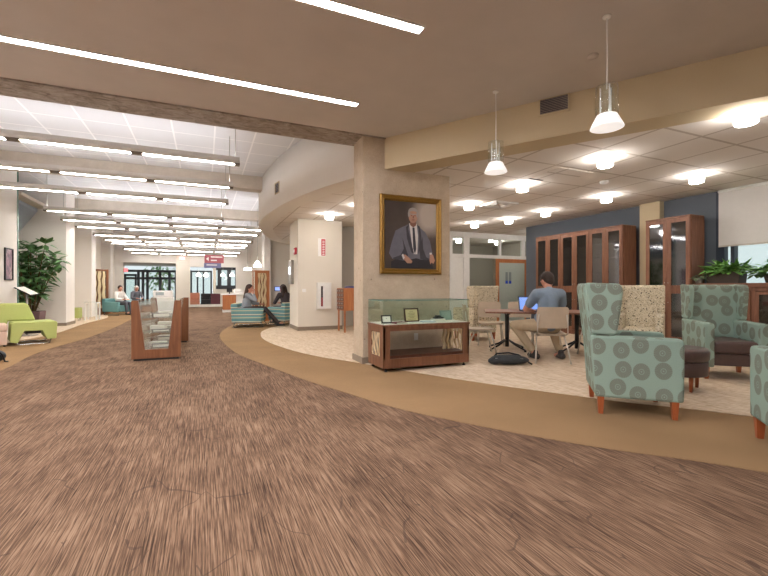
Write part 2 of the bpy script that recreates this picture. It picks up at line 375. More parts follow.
# far wall with two openings
OA,OB,OC,OD=-4.28,-1.58,-.83,1.79
struct('wall_far',B(-6,OA,FY,FY+.3,0,ZH),M['wallw'])
struct('wall_far',B(OB,OC,FY-.15,FY+.3,0,ZH),M['wallc'])
struct('wall_far',B(OD,3.2,FY,FY+.3,0,ZH),M['wallw'])
struct('wall_far',B(OA,OB,FY,FY+.3,2.62,ZH),M['wallw'])
struct('wall_far',B(OC,OD,FY,FY+.3,2.45,ZH),M['wallw'])
struct('ceiling',B(-6,3.2,FY+.3,31.9,2.62,2.72),M['hbeam'])
struct('wall_vestibule',B(-1.6,-1.4,FY+.3,31,0,2.62),M['wallc'])
struct('wall_vestibule',B(3.0,3.2,FY+.3,31,0,2.62),M['wallc'])
struct('baseboard_far',B(OC,OD,FY-.03,FY+.3,0,.14),M['wallw'])

# ------------------------------------------------------------------ far glazing
def glazing(name,x0,x1,y,z0,z1,cols,rows,mat,r=.05,pane='glass'):
    mb=MB()
    for x in cols: mb.box(x-r,x+r,y-.05,y+.05,z0,z1)
    for z in rows: mb.box(x0,x1,y-.04,y+.04,z-r,z+r)
    w=bpy.data.objects.new(name,None); COL.objects.link(w); w['kind']='structure'
    obj('window_frame',mb,mat,w); obj('window_pane',B(x0,x1,y-.006,y+.006,z0,z1),M[pane],w); return w
wy=29.2
def wx(u): return onY(u,0,wy)[0]
glazing('window_1',wx(121),wx(178),wy,0,2.25,[wx(u) for u in (122,138.5,143,147.5,160,169.5,176)],[.04,1.75,2.2],M['mull'],.07)
glazing('window_2',wx(189),wx(212),30,0,2.3,[wx(u)+.02 for u in (190.5,197,203,211)],[.04,2.25],M['mull'],.05)
glazing('window_3',wx(216),wx(238),wy,1.15,2.5,[wx(u) for u in (219.5,229,237)],[1.2,2.45],M['mull'],.12)
struct('wall_vestibule',B(wx(213),wx(216),wy,wy+.1,0,2.6),M['wallc']); struct('wall_vestibule',B(wx(216),3,wy,wy+.1,0,1.12),M['wallc'])
dr=bpy.data.objects.new('door_1',None); COL.objects.link(dr); dr['kind']='structure'
x0,x1=wx(124.5),wx(137)
mb=MB(); mb.box(x0,x0+.1,wy-.16,wy-.07,0,2.0); mb.box(x1-.1,x1,wy-.16,wy-.07,0,2.0); mb.box(x0,x1,wy-.16,wy-.07,1.88,2.0); mb.box(x0,x1,wy-.16,wy-.07,0,.15)
obj('door_frame',mb,M['mull'],dr); obj('door_pane',B(x0+.1,x1-.1,wy-.12,wy-.11,.15,1.88),M['glass'],dr); obj('door_handle',MB().tube([(x1-.14,wy-.2,.9),(x1-.14,wy-.2,1.2)],.015),M['chrome'],dr)
# trees and pale buildings outside, seen through the far glass
def leafball(name,label,c,r,n,mat,stem_h,ls=.12,cat='tree',group=None,flatz=1.,parent=None,drop=.5):
    root=thing(name,label,cat,(c[0],c[1],0 if not parent else 0),0,group)
    rnd=random.Random(int(c[0]*100+c[1]*10)); mb=MB()
    for i in range(n):
        th=rnd.random()*6.283; ph=math.acos(2*rnd.random()-1); rr=r*(.35+.65*rnd.random())
        p=Vector((rr*math.sin(ph)*math.cos(th),rr*math.sin(ph)*math.sin(th),c[2]+flatz*rr*math.cos(ph)))
        leaf(mb,p,th+rnd.uniform(-.6,.6),-drop+rnd.uniform(-.4,.5),ls*rnd.uniform(.7,1.25),.42)
    obj('foliage',mb,mat,root)
    st=MB(); st.tube([(0,0,0),(0,0,c[2])],.05,6); obj('trunk',st,M['stem'],root); return root
def leaf(mb,p,az,tilt,L,w):
    d=Vector((math.cos(az)*math.cos(tilt),math.sin(az)*math.cos(tilt),math.sin(tilt))); s=d.cross(Vector((0,0,1))).normalized()*w*L*.5; up=s.cross(d).normalized()*L*.06
    P=[p,p+d*L*.3+s,p+d*L*.65+s*.8-up,p+d*L-up*2,p+d*L*.65-s*.8-up,p+d*L*.3-s]; q=[mb.bm.verts.new(x) for x in P]; m=mb.bm.verts.new(p+d*L*.5+up)
    for i in range(6): mb.bm.faces.new((q[i],q[(i+1)%6],m))
leafball('tree','green tree standing outside beyond the far lobby glass',(-2.9,34,2.0),1.3,260,M['leaf'],1,.34)

# ------------------------------------------------------------------ ceiling lights
def strip(loc,L,label):
    t=thing('light_strip',label,'light',loc,0,'recessed light strips in the slab ceiling')
    f=MB(); f.box(-L,0,-.062,-.045,-.012,.02); f.box(-L,0,.045,.062,-.012,.02); f.box(0,.015,-.062,.062,-.012,.02); f.box(-L-.015,-L,-.062,.062,-.012,.02)
    obj('frame',f,M['whitem'],t); obj('diffuser',B(-L,0,-.045,.045,-.006,.01),M['strip'],t); return t
s0=strip((1.76,4.92,ZS),5.6,'long recessed light strip across the dark ceiling nearest the beam')
dup(s0,(1.78,3.27,ZS),0,'recessed light strip cut off by the top edge of the picture')
for y in (1.6,-.1,-1.8,-3.5): dup(s0,(1.78,y,ZS),0,'recessed light strip in the ceiling behind the viewpoint')
def linear(n,seg=1.405):
    L=n*seg; t=thing('linear_pendant_light','x','light',(0,0,0),0,'rows of suspended linear lights over the hall')
    h=MB(); h.prism([(-.05,.0),(.05,.0),(.065,.05),(.04,.11),(-.04,.11),(-.065,.05)],'x',-L,0); obj('housing',h,M['fixt'],t)
    for k in range(n): obj('diffuser',B(-(k+1)*seg+.07,-k*seg-.07,-.034,.034,-.006,.01),M['tube'],t)
    for k in range(n): obj('uplight',B(-(k+1)*seg+.07,-k*seg-.07,-.03,.03,.1095,.1105),M['upl'],t)
    for k in range(n+1):
        x=-k*seg; a=max(x-.075,-L-.004); b=min(x+.075,.004); obj('joint',B(a,b,-.054,.054,-.014,.05),M['fixj'],t)
    for x in [-.06,-L+.06]:
        obj('cable',MB().tube([(x,0,.1),(x,0,ZH-3.08)],.006,5),M['alu'],t)
    return t
l3=linear(3); l4=linear(4); ords=['nearest','second','third','fourth','fifth','sixth','seventh','eighth','ninth','tenth','eleventh']
ys=[6.91,8.57,10.26,12.93,14.5,15.95,18.2,19.9,21.15,24.2,26.6]
for i,y in enumerate(ys):
    src=l3 if i<4 else l4; lab='suspended linear light over the hall, %s row from the concrete beam'%ords[i]
    loc=(.5 if i<4 else 1.84,y,3.1)
    if i in (0,4): src.location=loc; src['label']=lab
    else: dup(src,loc,0,lab)
def pendant(loc):
    t=thing('pendant_lamp','clear glass pendant lamp with frosted shade hanging nearer the camera','lamp',loc,0,'glass pendant lamps by the soffit')
    obj('canopy',MB().lathe([(.001,0),(.035,0),(.033,-.012),(.012,-.02),(.001,-.02)],20),M['whitem'],t)
    obj('cord',MB().tube([(0,0,-.02),(.004,0,-.3),(0,0,-.62)],.005,6),M['whitep'],t)
    g=MB().lathe([(.085,-.60),(.088,-.60),(.088,-.85),(.085,-.85)],28); obj('glass_cylinder',g,M['acryl'],t)
    for a in (0,2.1,4.2): obj('support_rod',MB().tube([(.05*math.cos(a),.05*math.sin(a),-.60),(.05*math.cos(a),.05*math.sin(a),-.85)],.006,6),M['whitem'],t)
    obj('collar',MB().lathe([(.03,-.58),(.05,-.6),(.05,-.66),(.07,-.82),(.07,-.838),(.03,-.838)],20),M['acryl'],t)
    obj('shade',MB().lathe([(.07,-.84),(.08,-.845),(.125,-.935),(.132,-.952),(.12,-.957),(.001,-.95)],28,closed=False),M['shade'],t); return t
p0=pendant((3.15,2.48,ZS)); dup(p0,(3.15,3.95,ZS),0,'clear glass pendant lamp with frosted shade hanging further off, near the pillar')
def clamp(loc):
    t=thing('ceiling_lamp','x','lamp',loc,0,'round lamps on the tiled ceiling')
    obj('collar',MB().lathe([(.001,0),(.07,0),(.07,-.03),(.001,-.03)],20),M['whitem'],t)
    obj('glass_drum',MB().lathe([(.001,-.03),(.095,-.03),(.1,-.045),(.1,-.125),(.09,-.135),(.001,-.135)],24),M['lamp'],t); return t
lm=[(5.2,2.46,'above the green wing chairs, nearest the soffit'),(5.2,4.12,'in the row nearest the soffit, second from the picture edge'),(5.17,5.75,'just beside the far pendant lamp'),(5.3,7.55,'near the pillar, above the white glazing'),
(7.35,4.15,'in front of the roller shade'),(7.35,5.8,'above the beige column between bookcases'),(7.45,7.5,'above the left bookcases'),(7.4,8.75,'above the orange door'),(7.0,9.7,'furthest back by the glazed partition'),
(2.85,10.0,'over the fire extinguisher cabinet'),(3.2,8.6,'half hidden behind the concrete pillar'),(9.9,10.3,'in the corner past the blue wall'),(7.35,2.4,'outside the picture to the right'),(7.35,.6,'outside the picture further right'),(3.2,14.4,'added unseen behind the beige block to light the room there')]  # last entry is a hidden lamp, added to light the space behind the block
for i,(x,y,w) in enumerate(lm):
    if i==0: c0=clamp((x,y,ZL)); c0['label']='glowing round ceiling lamp '+w
    else: dup(c0,(x,y,ZL),0,'glowing round ceiling lamp '+w)
# vents, detectors
def vent(name,label,loc,rz,w,h,n,mat):
    t=thing(name,label,'vent',loc,rz); mb=MB(); mb.box(-w/2,w/2,-.012,.004,-h/2,-h/2+.02); mb.box(-w/2,w/2,-.012,.004,h/2-.02,h/2); mb.box(-w/2,-w/2+.02,-.012,.004,-h/2,h/2); mb.box(w/2-.02,w/2,-.012,.004,-h/2,h/2)
    obj('frame',mb,M['soffit'],t); obj('backing',B(-w/2+.01,w/2-.01,.0,.006,-h/2+.01,h/2-.01),M['dark'],t)
    for k in range(n):
        z=-h/2+.02+(k+.5)*(h-.04)/n; obj('slat',B(-w/2+.02,w/2-.02,-.008,.0,z-.004,z+.004,rot=Matrix.Rotation(R(25),4,'X')),mat,t)
    return t
import mathutils
def soffit_pt(u):
    a=(u-CX)/F; d=(a*cy+sy,-a*sy+cy); p=sof[2]; q=sof[1]; e=(q[0]-p[0],q[1]-p[1]); det=d[0]*(-e[1])+e[0]*d[1]; s=(p[0]*(-e[1])+e[0]*p[1])/det
    return d[0]*s,d[1]*s,s
sx_,sy_,sZ=soffit_pt(554); ang=math.atan2(2.15-5.86,4.95-2.55)
vent('air_vent','dark slatted air vent on the beige soffit beside the pendants',(sx_-.008,sy_-.006,EH+(288-105)/F*sZ),ang,.36,.22,9,flat('vent_grey','#8a7f76',.6))
vent('air_vent','small grey air vent on the curved white wall',(1.512,9.6,3.43),R(-80),.3,.26,6,flat('vent_pale','#b9b4ad',.6))
t=thing('ceiling_diffuser','square air diffuser with an open dark edge in the tiled ceiling','vent',(5.35,5.08,ZL))
obj('panel',B(-.35,.35,-.35,.35,-.008,-.0),M['tilel'],t); obj('dark_gap',B(-.34,-.05,.3,.34,-.014,-.008),M['blackp'],t)
t=thing('ceiling_diffuser','square white air diffuser further back in the tiled ceiling','vent',(5.95,7.35,ZL))
for k in range(3): 
    w=.3-.09*k; mb=MB(); mb.box(-w,w,-w,-w+.02,-.03-.0*k,0); mb.box(-w,w,w-.02,w,-.03,0); mb.box(-w,-w+.02,-w,w,-.03,0); mb.box(w-.02,w,-w,w,-.03,0); obj('ring',mb,M['whitem'],t)
tag(obj('smoke_detector',MB().lathe([(.001,0),(.07,0),(.07,-.03),(.04,-.05),(.001,-.05)],20,c=(6.35,5.05,ZL)),M['whitep']),'white round smoke detector on the tiled ceiling behind a lamp','detector')
tag(obj('smoke_detector',MB().lathe([(.001,0),(.05,0),(.05,-.02),(.001,-.02)],20,c=(3.55,2.95,ZS)),M['slab']),'small flat detector disc on the plaster ceiling above the near pendant','detector')

# ------------------------------------------------------------------ wing chairs and ottoman
def wing_chair(mat,label,loc,heading,group,seatm=None):
    t=thing('wing_chair',label,'armchair',loc,R(heading-90),group); seatm=seatm or M['leather']
    for s in (-1,1):
        xo=.36*s; xi=.24*s; a,b=min(xo,xi),max(xo,xi)
        obj('arm',MB().prism([(-.36,.15),(.40,.15),(.405,.655),(.385,.685),(-.40,.70)],'x',a,b,.022),mat,t)
        xi=.285*s; a,b=min(xo,xi),max(xo,xi)
        obj('wing',MB().prism([(-.40,.705),(-.17,.695),(-.15,.80),(-.12,1.0),(-.11,1.11),(-.14,1.155),(-.455,1.165)],'x',a,b,.025),mat,t)
    obj('backrest',MB().prism([(-.36,.15),(-.24,.15),(-.26,.45),(-.34,1.13),(-.37,1.16),(-.45,1.16),(-.47,1.13),(-.40,.6)],'x',-.318,.318,.02),mat,t)
    obj('apron',B(-.246,.246,-.28,.37,.17,.315,.012),seatm,t)
    obj('seat_cushion',B(-.244,.244,-.28,.405,.318,.47,.045,seg=3),seatm,t)
    for sx in(-1,1):
        for yy in(-.31,.33):
            c=Vector((.315*sx,yy,0)); mb=MB(); v=[]
            for z,w in((0,.021),(.155,.031)): v.append([mb.bm.verts.new((c.x+i*w,c.y+j*w,z)) for i,j in((-1,-1),(1,-1),(1,1),(-1,1))])
            mb.bm.faces.new(v[0][::-1]); mb.bm.faces.new(v[1])
            for i in range(4): mb.bm.faces.new((v[0][i],v[0][(i+1)%4],v[1][(i+1)%4],v[1][i]))
            obj('leg',mb,M['legw'],t)
    t.scale=(.95,.9,1.025); return t
G1='teal medallion wing chairs'
wing_chair(M['med'],'teal medallion wing chair seen side-on, nearest to the camera on the tan band',(3.73,2.71,.006),-43,G1)
wing_chair(M['med'],'teal medallion wing chair facing the camera with brown leather seat showing',(6.22,3.20,.008),230,G1)
wing_chair(M['med'],'teal medallion wing chair cut off by the right edge of the picture',(3.87,1.33,.006),43,G1)
G2='cream speckled wing chairs'
wing_chair(M['cprint'],'cream speckled wing chair showing above the arm of the nearest teal chair',(6.68,4.64,.008),211,G2,M['cprint'])
wing_chair(M['cprint'],'cream speckled wing chair seen from behind, left of the work table',(5.6,7.75,.008),95,G2,M['cprint'])
t=thing('ottoman','round brown leather ottoman between the teal wing chairs','ottoman',(4.98,3.02,.008),R(20))
obj('seat',MB().lathe([(.001,.33),(.28,.33),(.30,.345),(.305,.43),(.285,.465),(.2,.475),(.001,.478)],36),M['leather'],t)
obj('base',MB().lathe([(.001,.17),(.285,.17),(.29,.18),(.29,.32),(.28,.328),(.001,.328)],36),M['leather'],t)
for a in(45,135,225,315): obj('leg',MB().tube([(.23*math.cos(R(a)),.23*math.sin(R(a)),.175),(.225*math.cos(R(a)),.225*math.sin(R(a)),0)],.025,6,.017),M['legw'],t)

# ------------------------------------------------------------------ table group
TZ=.735
t=thing('work_table','long reddish-brown table on two pedestals where the man works','table',(5.60,5.77,.008),R(-36))
obj('tabletop',B(-.98,1.0,-.50,.48,TZ-.03-.008,TZ-.008,.008),M['cherry'],t)
for x in(-.58,.62):
    p=obj('pedestal',MB().lathe([(.035,.06),(.035,.40),(.04,.66),(.09,.68),(.09,.697)],16,c=(x,0,0)),M['blackp'],t)
    obj('bracket',B(x-.03,x+.03,-.36,.36,.672,.696),M['blackp'],p)
    for a in(35,145,215,325):
        e=(x+.36*math.cos(R(a)),.42*math.sin(R(a)))
        obj('foot',MB().tube([(x,0,.2),((x+e[0])/2,e[1]/2,.1),(e[0],e[1],.03)],.02,8,.013).box(e[0]-.02,e[0]+.02,e[1]-.02,e[1]+.02,0,.035,.006),M['blackp'],p)
def stack_chair(label,loc,heading,seat=None):
    t=thing('stacking_chair',label,'chair',loc,R(heading-90),'taupe stacking chairs round the table'); sm=seat or M['seatp']
    mb=MB(); N=8; z0=.44
    prof=[(.235,.425),(.22,.445),(.1,.437),(-.1,.43),(-.2,.437),(-.225,.445)]
    top=[[mb.bm.verts.new(((-1+2*i/N)*.235,y,z+.014*abs(-1+2*i/N)**2)) for i in range(N+1)] for y,z in prof]
    bot=[[mb.bm.verts.new((v.co.x,v.co.y,v.co.z-.014)) for v in r] for r in top]
    for r in range(len(prof)-1):
        for i in range(N):
            mb.bm.faces.new((top[r][i],top[r][i+1],top[r+1][i+1],top[r+1][i])); mb.bm.faces.new((bot[r][i],bot[r+1][i],bot[r+1][i+1],bot[r][i+1]))
    for i in range(N): mb.bm.faces.new((top[0][i],bot[0][i],bot[0][i+1],top[0][i+1])); mb.bm.faces.new((top[-1][i],top[-1][i+1],bot[-1][i+1],bot[-1][i]))
    for r in range(len(prof)-1): mb.bm.faces.new((top[r][0],top[r+1][0],bot[r+1][0],bot[r][0])); mb.bm.faces.new((top[r][N],bot[r][N],bot[r+1][N],top[r+1][N]))
    obj('seat',mb,sm,t)
    mb=MB(); rows=[(.53,-.225,.20),(.56,-.232,.225),(.70,-.25,.232),(.83,-.272,.225),(.855,-.276,.205)]
    f=[[mb.bm.verts.new(((-1+2*i/N)*w,y+.03*(1-(-1+2*i/N)**2)*-1+.02,z)) for i in range(N+1)] for z,y,w in rows]
    b=[[mb.bm.verts.new((v.co.x,v.co.y-.014,v.co.z)) for v in r] for r in f]
    for r in range(len(rows)-1):
        for i in range(N): mb.bm.faces.new((f[r][i],f[r][i+1],f[r+1][i+1],f[r+1][i])); mb.bm.faces.new((b[r][i],b[r+1][i],b[r+1][i+1],b[r][i+1]))
    for i in range(N): mb.bm.faces.new((f[0][i],b[0][i],b[0][i+1],f[0][i+1])); mb.bm.faces.new((f[-1][i],f[-1][i+1],b[-1][i+1],b[-1][i]))
    for r in range(len(rows)-1): mb.bm.faces.new((f[r][0],f[r+1][0],b[r+1][0],b[r][0])); mb.bm.faces.new((f[r][N],b[r][N],b[r+1][N],f[r+1][N]))
    for fc in mb.bm.faces: fc.smooth=False
    obj('backrest',mb,sm,t)
    fm=flat('pale_chair_frame','#c9c2b6',.35,.4,.03)
    for s in(-1,1):
        obj('leg',MB().tube([(s*.2,.15,.415),(s*.225,.2,.25),(s*.25,.25,0)],.0125,8),fm,t)
        obj('leg',MB().tube([(s*.2,-.1,.415),(s*.23,-.2,.22),(s*.255,-.28,0)],.0125,8),fm,t)
        obj('back_frame',MB().tube([(s*.2,.15,.417),(s*.215,-.15,.42),(s*.22,-.235,.46),(s*.215,-.255,.62),(s*.2,-.262,.74)],.011,8),fm,t)
    obj('crossbar',MB().tube([(-.205,-.1,.412),(.205,-.1,.412)],.011,8),fm,t)
    return t
mc=stack_chair('taupe stacking chair the man in the grey shirt sits on',(4.95,4.92,.008),58)
for lab,loc,h in [('taupe stacking chair at the left end of the table, seen from the side',(4.38,5.93,.008),-28),
    ('taupe stacking chair on the far side of the table, left of the laptop',(5.33,6.86,.008),236),
    ('taupe stacking chair on the far side of the table behind the laptop',(5.86,6.58,.008),231),
    ('taupe stacking chair partly hidden between the man and the near wing chair',(5.98,4.88,.008),55)]: dup(mc,loc,R(h-90),lab)
# laptop
t=thing('laptop','open black laptop with a bright blue screen on the table','laptop',(5.33,5.69,TZ+.001),R(-20))
obj('base',B(-.18,.18,-.12,.12,0,.018,.004),M['blackp'],t)
obj('keyboard',B(-.155,.155,-.03,.1,.0185,.021),flat('dark_keys','#3a3b3f',.6),t)
rt=Matrix.Rotation(R(-14),4,'X')
l=obj('lid',B(-.18,.18,.148,.158,.01,.262,rot=rt),M['blackp'],t)
n=NT('blue_screen'); br=n.node('ShaderNodeTexBrick'); n.link(n.coord('UV',(1,1,1)),br.inputs[0]); br.inputs['Scale'].default_value=14; br.inputs['Color1'].default_value=lin('#6e97ee'); br.inputs['Color2'].default_value=lin('#5683e6'); br.inputs['Mortar'].default_value=lin('#a9c3f6'); br.inputs['Mortar Size'].default_value=.04
n.base('#101020',.3); n.link(br.outputs[0],n.b.inputs['Emission Color']); n.b.inputs['Emission Strength'].default_value=.3
obj('screen',B(-.165,.165,.1445,.1475,.025,.247,rot=rt),n.m,l)
# duffel / laptop bag on the floor
mb=MB(); mb.ell((0,0,.075),(.27,.13,.075),u=24,v=12); mb.ell((.12,.02,.07),(.19,.15,.06),u=20,v=10); mb.ell((-.2,-.01,.05),(.1,.1,.05))
t=thing('bag','slumped black bag lying on the floor in front of the man','bag',(4.16,4.93,.008),R(-30))
obj('body',mb,M['black'],t,remesh=.012,smooth=4)
obj('strap',MB().tube([(-.25,0,.06),(-.16,.05,.15),(.02,.06,.165),(.16,.03,.14),(.28,-.03,.05),(.34,-.05,.015)],.013,6),M['blackp'],t)
obj('zip',MB().tube([(-.2,-.08,.10),(0,-.1,.115),(.2,-.09,.1)],.004,5),M['alu'],t)

# ------------------------------------------------------------------ people
def head(mb,c,r,yawd,pitch=0,face=True):
    rot=Matrix.Rotation(R(yawd),4,'Z')@Matrix.Rotation(R(pitch),4,'X')
    T=lambda p:Vector(c)+(rot@Vector(p))*r
    mb.ell(c,(.76*r,.92*r,1.08*r),rot); mb.ell(T((0,.18,-.5)),(.55*r,.62*r,.58*r),rot)
    mb.ell(T((0,.95,-.18)),(.13*r,.2*r,.24*r),rot); mb.ell(T((0,.8,-.62)),(.26*r,.12*r,.09*r),rot); mb.ell(T((0,.72,-.95)),(.25*r,.2*r,.15*r),rot)
    for s in(-1,1): mb.ell(T((s*.78,-.05,-.15)),(.09*r,.2*r,.28*r),rot); mb.ell(T((s*.3,.8,.12)),(.2*r,.12*r,.09*r),rot)
    return T,rot
def hand(mb,w,d,side,L=.17,curl=.35):
    # w wrist, d direction of fingers, side = vector towards the thumb
    w=Vector(w); d=Vector(d).normalized(); s=Vector(side); s=(s-d*s.dot(d)).normalized(); dn=d.cross(s)
    if dn.z>0: dn=-dn
    k=L/.18; pal=w+d*.085*k
    mb.cap(w,w+d*.03*k,.026*k,.028*k)
    for o in(-.028,-.009,.01,.029): mb.cap(w+d*.02*k+s*o*.7*k,pal+s*o*k,.017*k,.0125*k)
    for o,l in((-.03,.062),(-.010,.078),(.0105,.083),(.031,.072)):
        a=pal+s*o*k; b=a+(d*.55+dn*curl*.3)*l*k; c=b+(d*.5+dn*curl)*l*.55*k; e=c+(d*.35+dn*curl*1.2)*l*.4*k
        mb.cap(a,b,.0098*k,.009*k); mb.cap(b,c,.009*k,.0083*k); mb.cap(c,e,.0083*k,.0075*k)
    a=w+d*.02*k+s*.025*k; b=a+(d*.6+s*.8)*.042*k; c=b+(d*.9+s*.3+dn*.3)*.03*k; mb.cap(a,b,.015*k,.011*k); mb.cap(b,c,.011*k,.009*k)
def chain(mb,pts):
    for (p,r),(q,r2) in zip(pts,pts[1:]): mb.cap(p,q,r,r2)
P_=(4.93,4.93,.008)
t=thing('person','person with short dark hair in a grey T-shirt and khaki trousers working at a laptop','person',P_,R(-22))
b=MB(); T,rot=head(b,(.06,.15,1.265),.118,14,-22)
chain(b,[((0,-.06,.58),.13),((.0,-.02,.8),.125),((.02,.0,1.0),.13)]); chain(b,[((.03,.02,1.05),.06),((.05,.09,1.17),.055)])
for s,el,ha in((-1,(-.27,.2,.80),(-.05,.50,.765)),(1,(.33,.18,.80),(.27,.50,.765))):
    sh=(.02+s*.19,.0,1.06); chain(b,[((.02,0,1.04),.09),(sh,.065),(el,.045),(ha,.029)])
    hand(b,ha,(.35*(-s) if s<0 else -.25,.9,-.1),(-s,.2,0),.17,.3)
hips={-1:((-.1,-.03,.56),(-.40,.34,.53),(-.13,.16,.09)),1:((.1,-.03,.56),(.24,.42,.53),(.28,.14,.09))}
for s,(h,k,a) in hips.items(): chain(b,[(h,.10),(k,.062),(a,.038)]); chain(b,[(a,.036),(Vector(a)+Vector((-.02,.14,-.045)),.03)])
obj('body',b,M['skin'],t,remesh=.0075,smooth=3)
c=MB(); chain(c,[((0,-.05,.60),.155),((0,-.03,.78),.152),((.01,-.005,.98),.155)])
for s,el in((-1,(-.27,.2,.80)),(1,(.33,.18,.80))):
    sh=Vector((.02+s*.185,.0,1.045)); e=sh.lerp(Vector(el),.62); chain(c,[((.02,0,1.03),.125),(sh,.088),(e,.075)])
c.cap((.02,0,1.0),(.035,.03,1.10),.12,.07)
c.box(-.2,.2,-.16,.07,.56,.75,.05); obj('shirt',c,M['tshirt'],t,remesh=.012,smooth=5)
c=MB(); chain(c,[((-.08,-.04,.555),.125),((.08,-.04,.555),.125)])
for s,(h,k,a) in hips.items():
    a2=Vector(k).lerp(Vector(a),.82); chain(c,[(h,.118),(k,.08),(a2,.066)])
obj('trousers',c,M['khaki'],t,remesh=.012,smooth=4)
for s,(h,k,a) in hips.items():
    a=Vector(a); f=Vector((-.12 if s<0 else .05,.99,0)).normalized(); c=MB(); c.cap(Vector((a.x,a.y,.055))-f*.06,Vector((a.x,a.y,.045))+f*.17,.05,.042); c.cap(a+Vector((0,0,.02)),a-Vector((0,0,.03)),.047,.05)
    me=obj('shoe',c,flat('dark_brown_shoe','#3a3533',.6),t,remesh=.009,smooth=3)
hb=MB(); hb.ell(T((0,-.16,.22)),(.098,.115,.118),rot,u=20,v=14); hb.ell(T((0,-.5,-.15)),(.08,.06,.085),rot); hb.ell(T((0,.45,.75)),(.08,.06,.04),rot)
obj('hair',hb,M['hair'],t,remesh=.009,smooth=2)

def small_person(label,loc,heading,top,legs,hair,feet,lean=0,long=True,handup=False,hy=8,scale=1):
    t=thing('person',label,'person',loc,R(heading-90)); b=MB()
    T,rot=head(b,(0,lean+.05,1.13),.108,hy,-8)
    chain(b,[((0,-.03,.52),.12),((0,lean*.6-.02,.75),.11),((0,lean,.92),.115)]); chain(b,[((0,lean,.95),.055),((0,lean+.03,1.05),.05)])
    hands=[]
    for s in(-1,1):
        sh=(s*.165,lean,.93)
        if handup and s==1: el=(s*.24,lean+.25,.78); ha=(s*.1,lean+.16,1.0); d=(-.4,.2,.9)
        else: el=(s*.25,lean+.12,.68); ha=(s*.1,lean+.36,.66); d=(-s*.3,.9,0)
        chain(b,[((0,lean,.91),.075),(sh,.055),(el,.04),(ha,.026)]); hand(b,ha,d,(-s,.2,.1),.16,.3); hands.append((sh,el,ha))
    for s,(k,a) in zip((-1,1),feet): chain(b,[((s*.09,0,.50),.09),(k,.058),(a,.035)]); chain(b,[(a,.035),(Vector(a)+Vector((0,.14,-.04)),.028)])
    obj('body',b,M['skin'],t,remesh=.011,smooth=2)
    c=MB(); chain(c,[((0,-.03,.55),.145),((0,lean*.6-.02,.75),.13),((0,lean,.90),.13)])
    for sh,el,ha in hands: chain(c,[((0,lean,.90),.1),(sh,.072),(el,.055),(Vector(el).lerp(Vector(ha),.75),.042)])
    obj('top',c,top,t,remesh=.016,smooth=3)
    c=MB(); c.cap((-.07,-.02,.50),(.07,-.02,.50),.12,.12)
    for s,(k,a) in zip((-1,1),feet): chain(c,[((s*.09,0,.50),.105),(k,.07),(a,.048)])
    obj('trousers',c,legs,t,remesh=.016,smooth=3)
    for s,(k,a) in zip((-1,1),feet):
        a=Vector(a); c=MB(); c.cap(a+Vector((0,-.04,-.04)),a+Vector((0,.16,-.05)),.045,.035); obj('shoe',c,M['blackp'],t,remesh=.014,smooth=2)
    h=MB(); h.ell(T((0,-.2,.22)),(.095,.11,.112),rot)
    if long:
        for x in(-.6,-.25,.2,.6): h.cap(T((x,-.45,.1)),T((x*1.35,-.55,-2.6)),.055,.06)
    obj('hair',h,hair,t,remesh=.014,smooth=2); return t

# ------------------------------------------------------------------ club chairs with stripes
def club(label,loc,heading,mat,group='striped lounge chairs'):
    t=thing('lounge_chair',label,'armchair',loc,R(heading-90),group)
    for s in(-1,1):
        a,b=(.30,.43) if s>0 else(-.43,-.30)
        obj('arm',MB().prism([(-.36,.14),(.36,.14),(.42,.55),(-.40,.58)],'x',a,b,.03),mat,t)
        obj('leg',MB().tube([(s*.36,.34,.14),(s*.38,.42,.015),(s*.38,-.40,.015),(s*.36,-.34,.14)],.017,8),M['chrome'],t)
    obj('backrest',MB().prism([(-.42,.14),(-.26,.14),(-.26,.64),(-.30,.70),(-.42,.70),(-.46,.66)],'x',-.43,.43,.03),mat,t)
    obj('seat',B(-.298,.298,-.27,.40,.15,.42,.035),mat,t); return t
a=club('teal striped lounge chair seen from its side, woman with brown hair sitting in it',(1.24,12.95,.005),-14,M['stripe'])
a.scale=(1.05,1.05,1.0)
club('teal striped lounge chair against the beige block, partly hidden behind it',(2.36,13.15,.008),118,M['stripe'])
club('plain teal lounge chair far down the hall on the left',(-3.35,20.6,.008),-40,flat('teal_upholstery','#6f9fa0',.8))
small_person('person with long brown hair in grey top and dark trousers, chin on hand',(1.16,12.95,.005),-14,flat('grey_knit','#9aa0a8',.9),flat('charcoal_trousers','#3b3638',.9),M['hairb'],[((-.1,.50,.52),(-.06,.86,.10)),((.12,.55,.50),(.12,.92,.10))],.02,True,True,-20)
small_person('person with long dark hair bent over in the lounge chair by the block',(2.34,13.15,.008),118,flat('dark_knit','#4a4346',.9),flat('black_trousers','#2e2c2f',.9),M['hair'],[((-.1,.45,.50),(-.1,.5,.10)),((.1,.45,.50),(.1,.5,.10))],.12,True,False,10)
small_person('person with short dark hair in a white shirt leaning back far down the hall',(-3.33,20.62,.008),-40,flat('white_shirt','#ece9e4',.9),flat('grey_trousers','#55565c',.9),M['hair'],[((-.1,.45,.50),(-.1,.5,.10)),((.1,.45,.50),(.1,.5,.10))],-.02,False,False,-20)
t=thing('stool','dark stool far off in front of the lobby windows','stool',(-3.05,22.9,.0)); obj('seat',MB().lathe([(.001,.42),(.2,.42),(.21,.45),(.001,.46)],16),M['dwood'],t); obj('leg',MB().lathe([(.2,0),(.03,.03),(.03,.42)],12),M['chrome'],t)
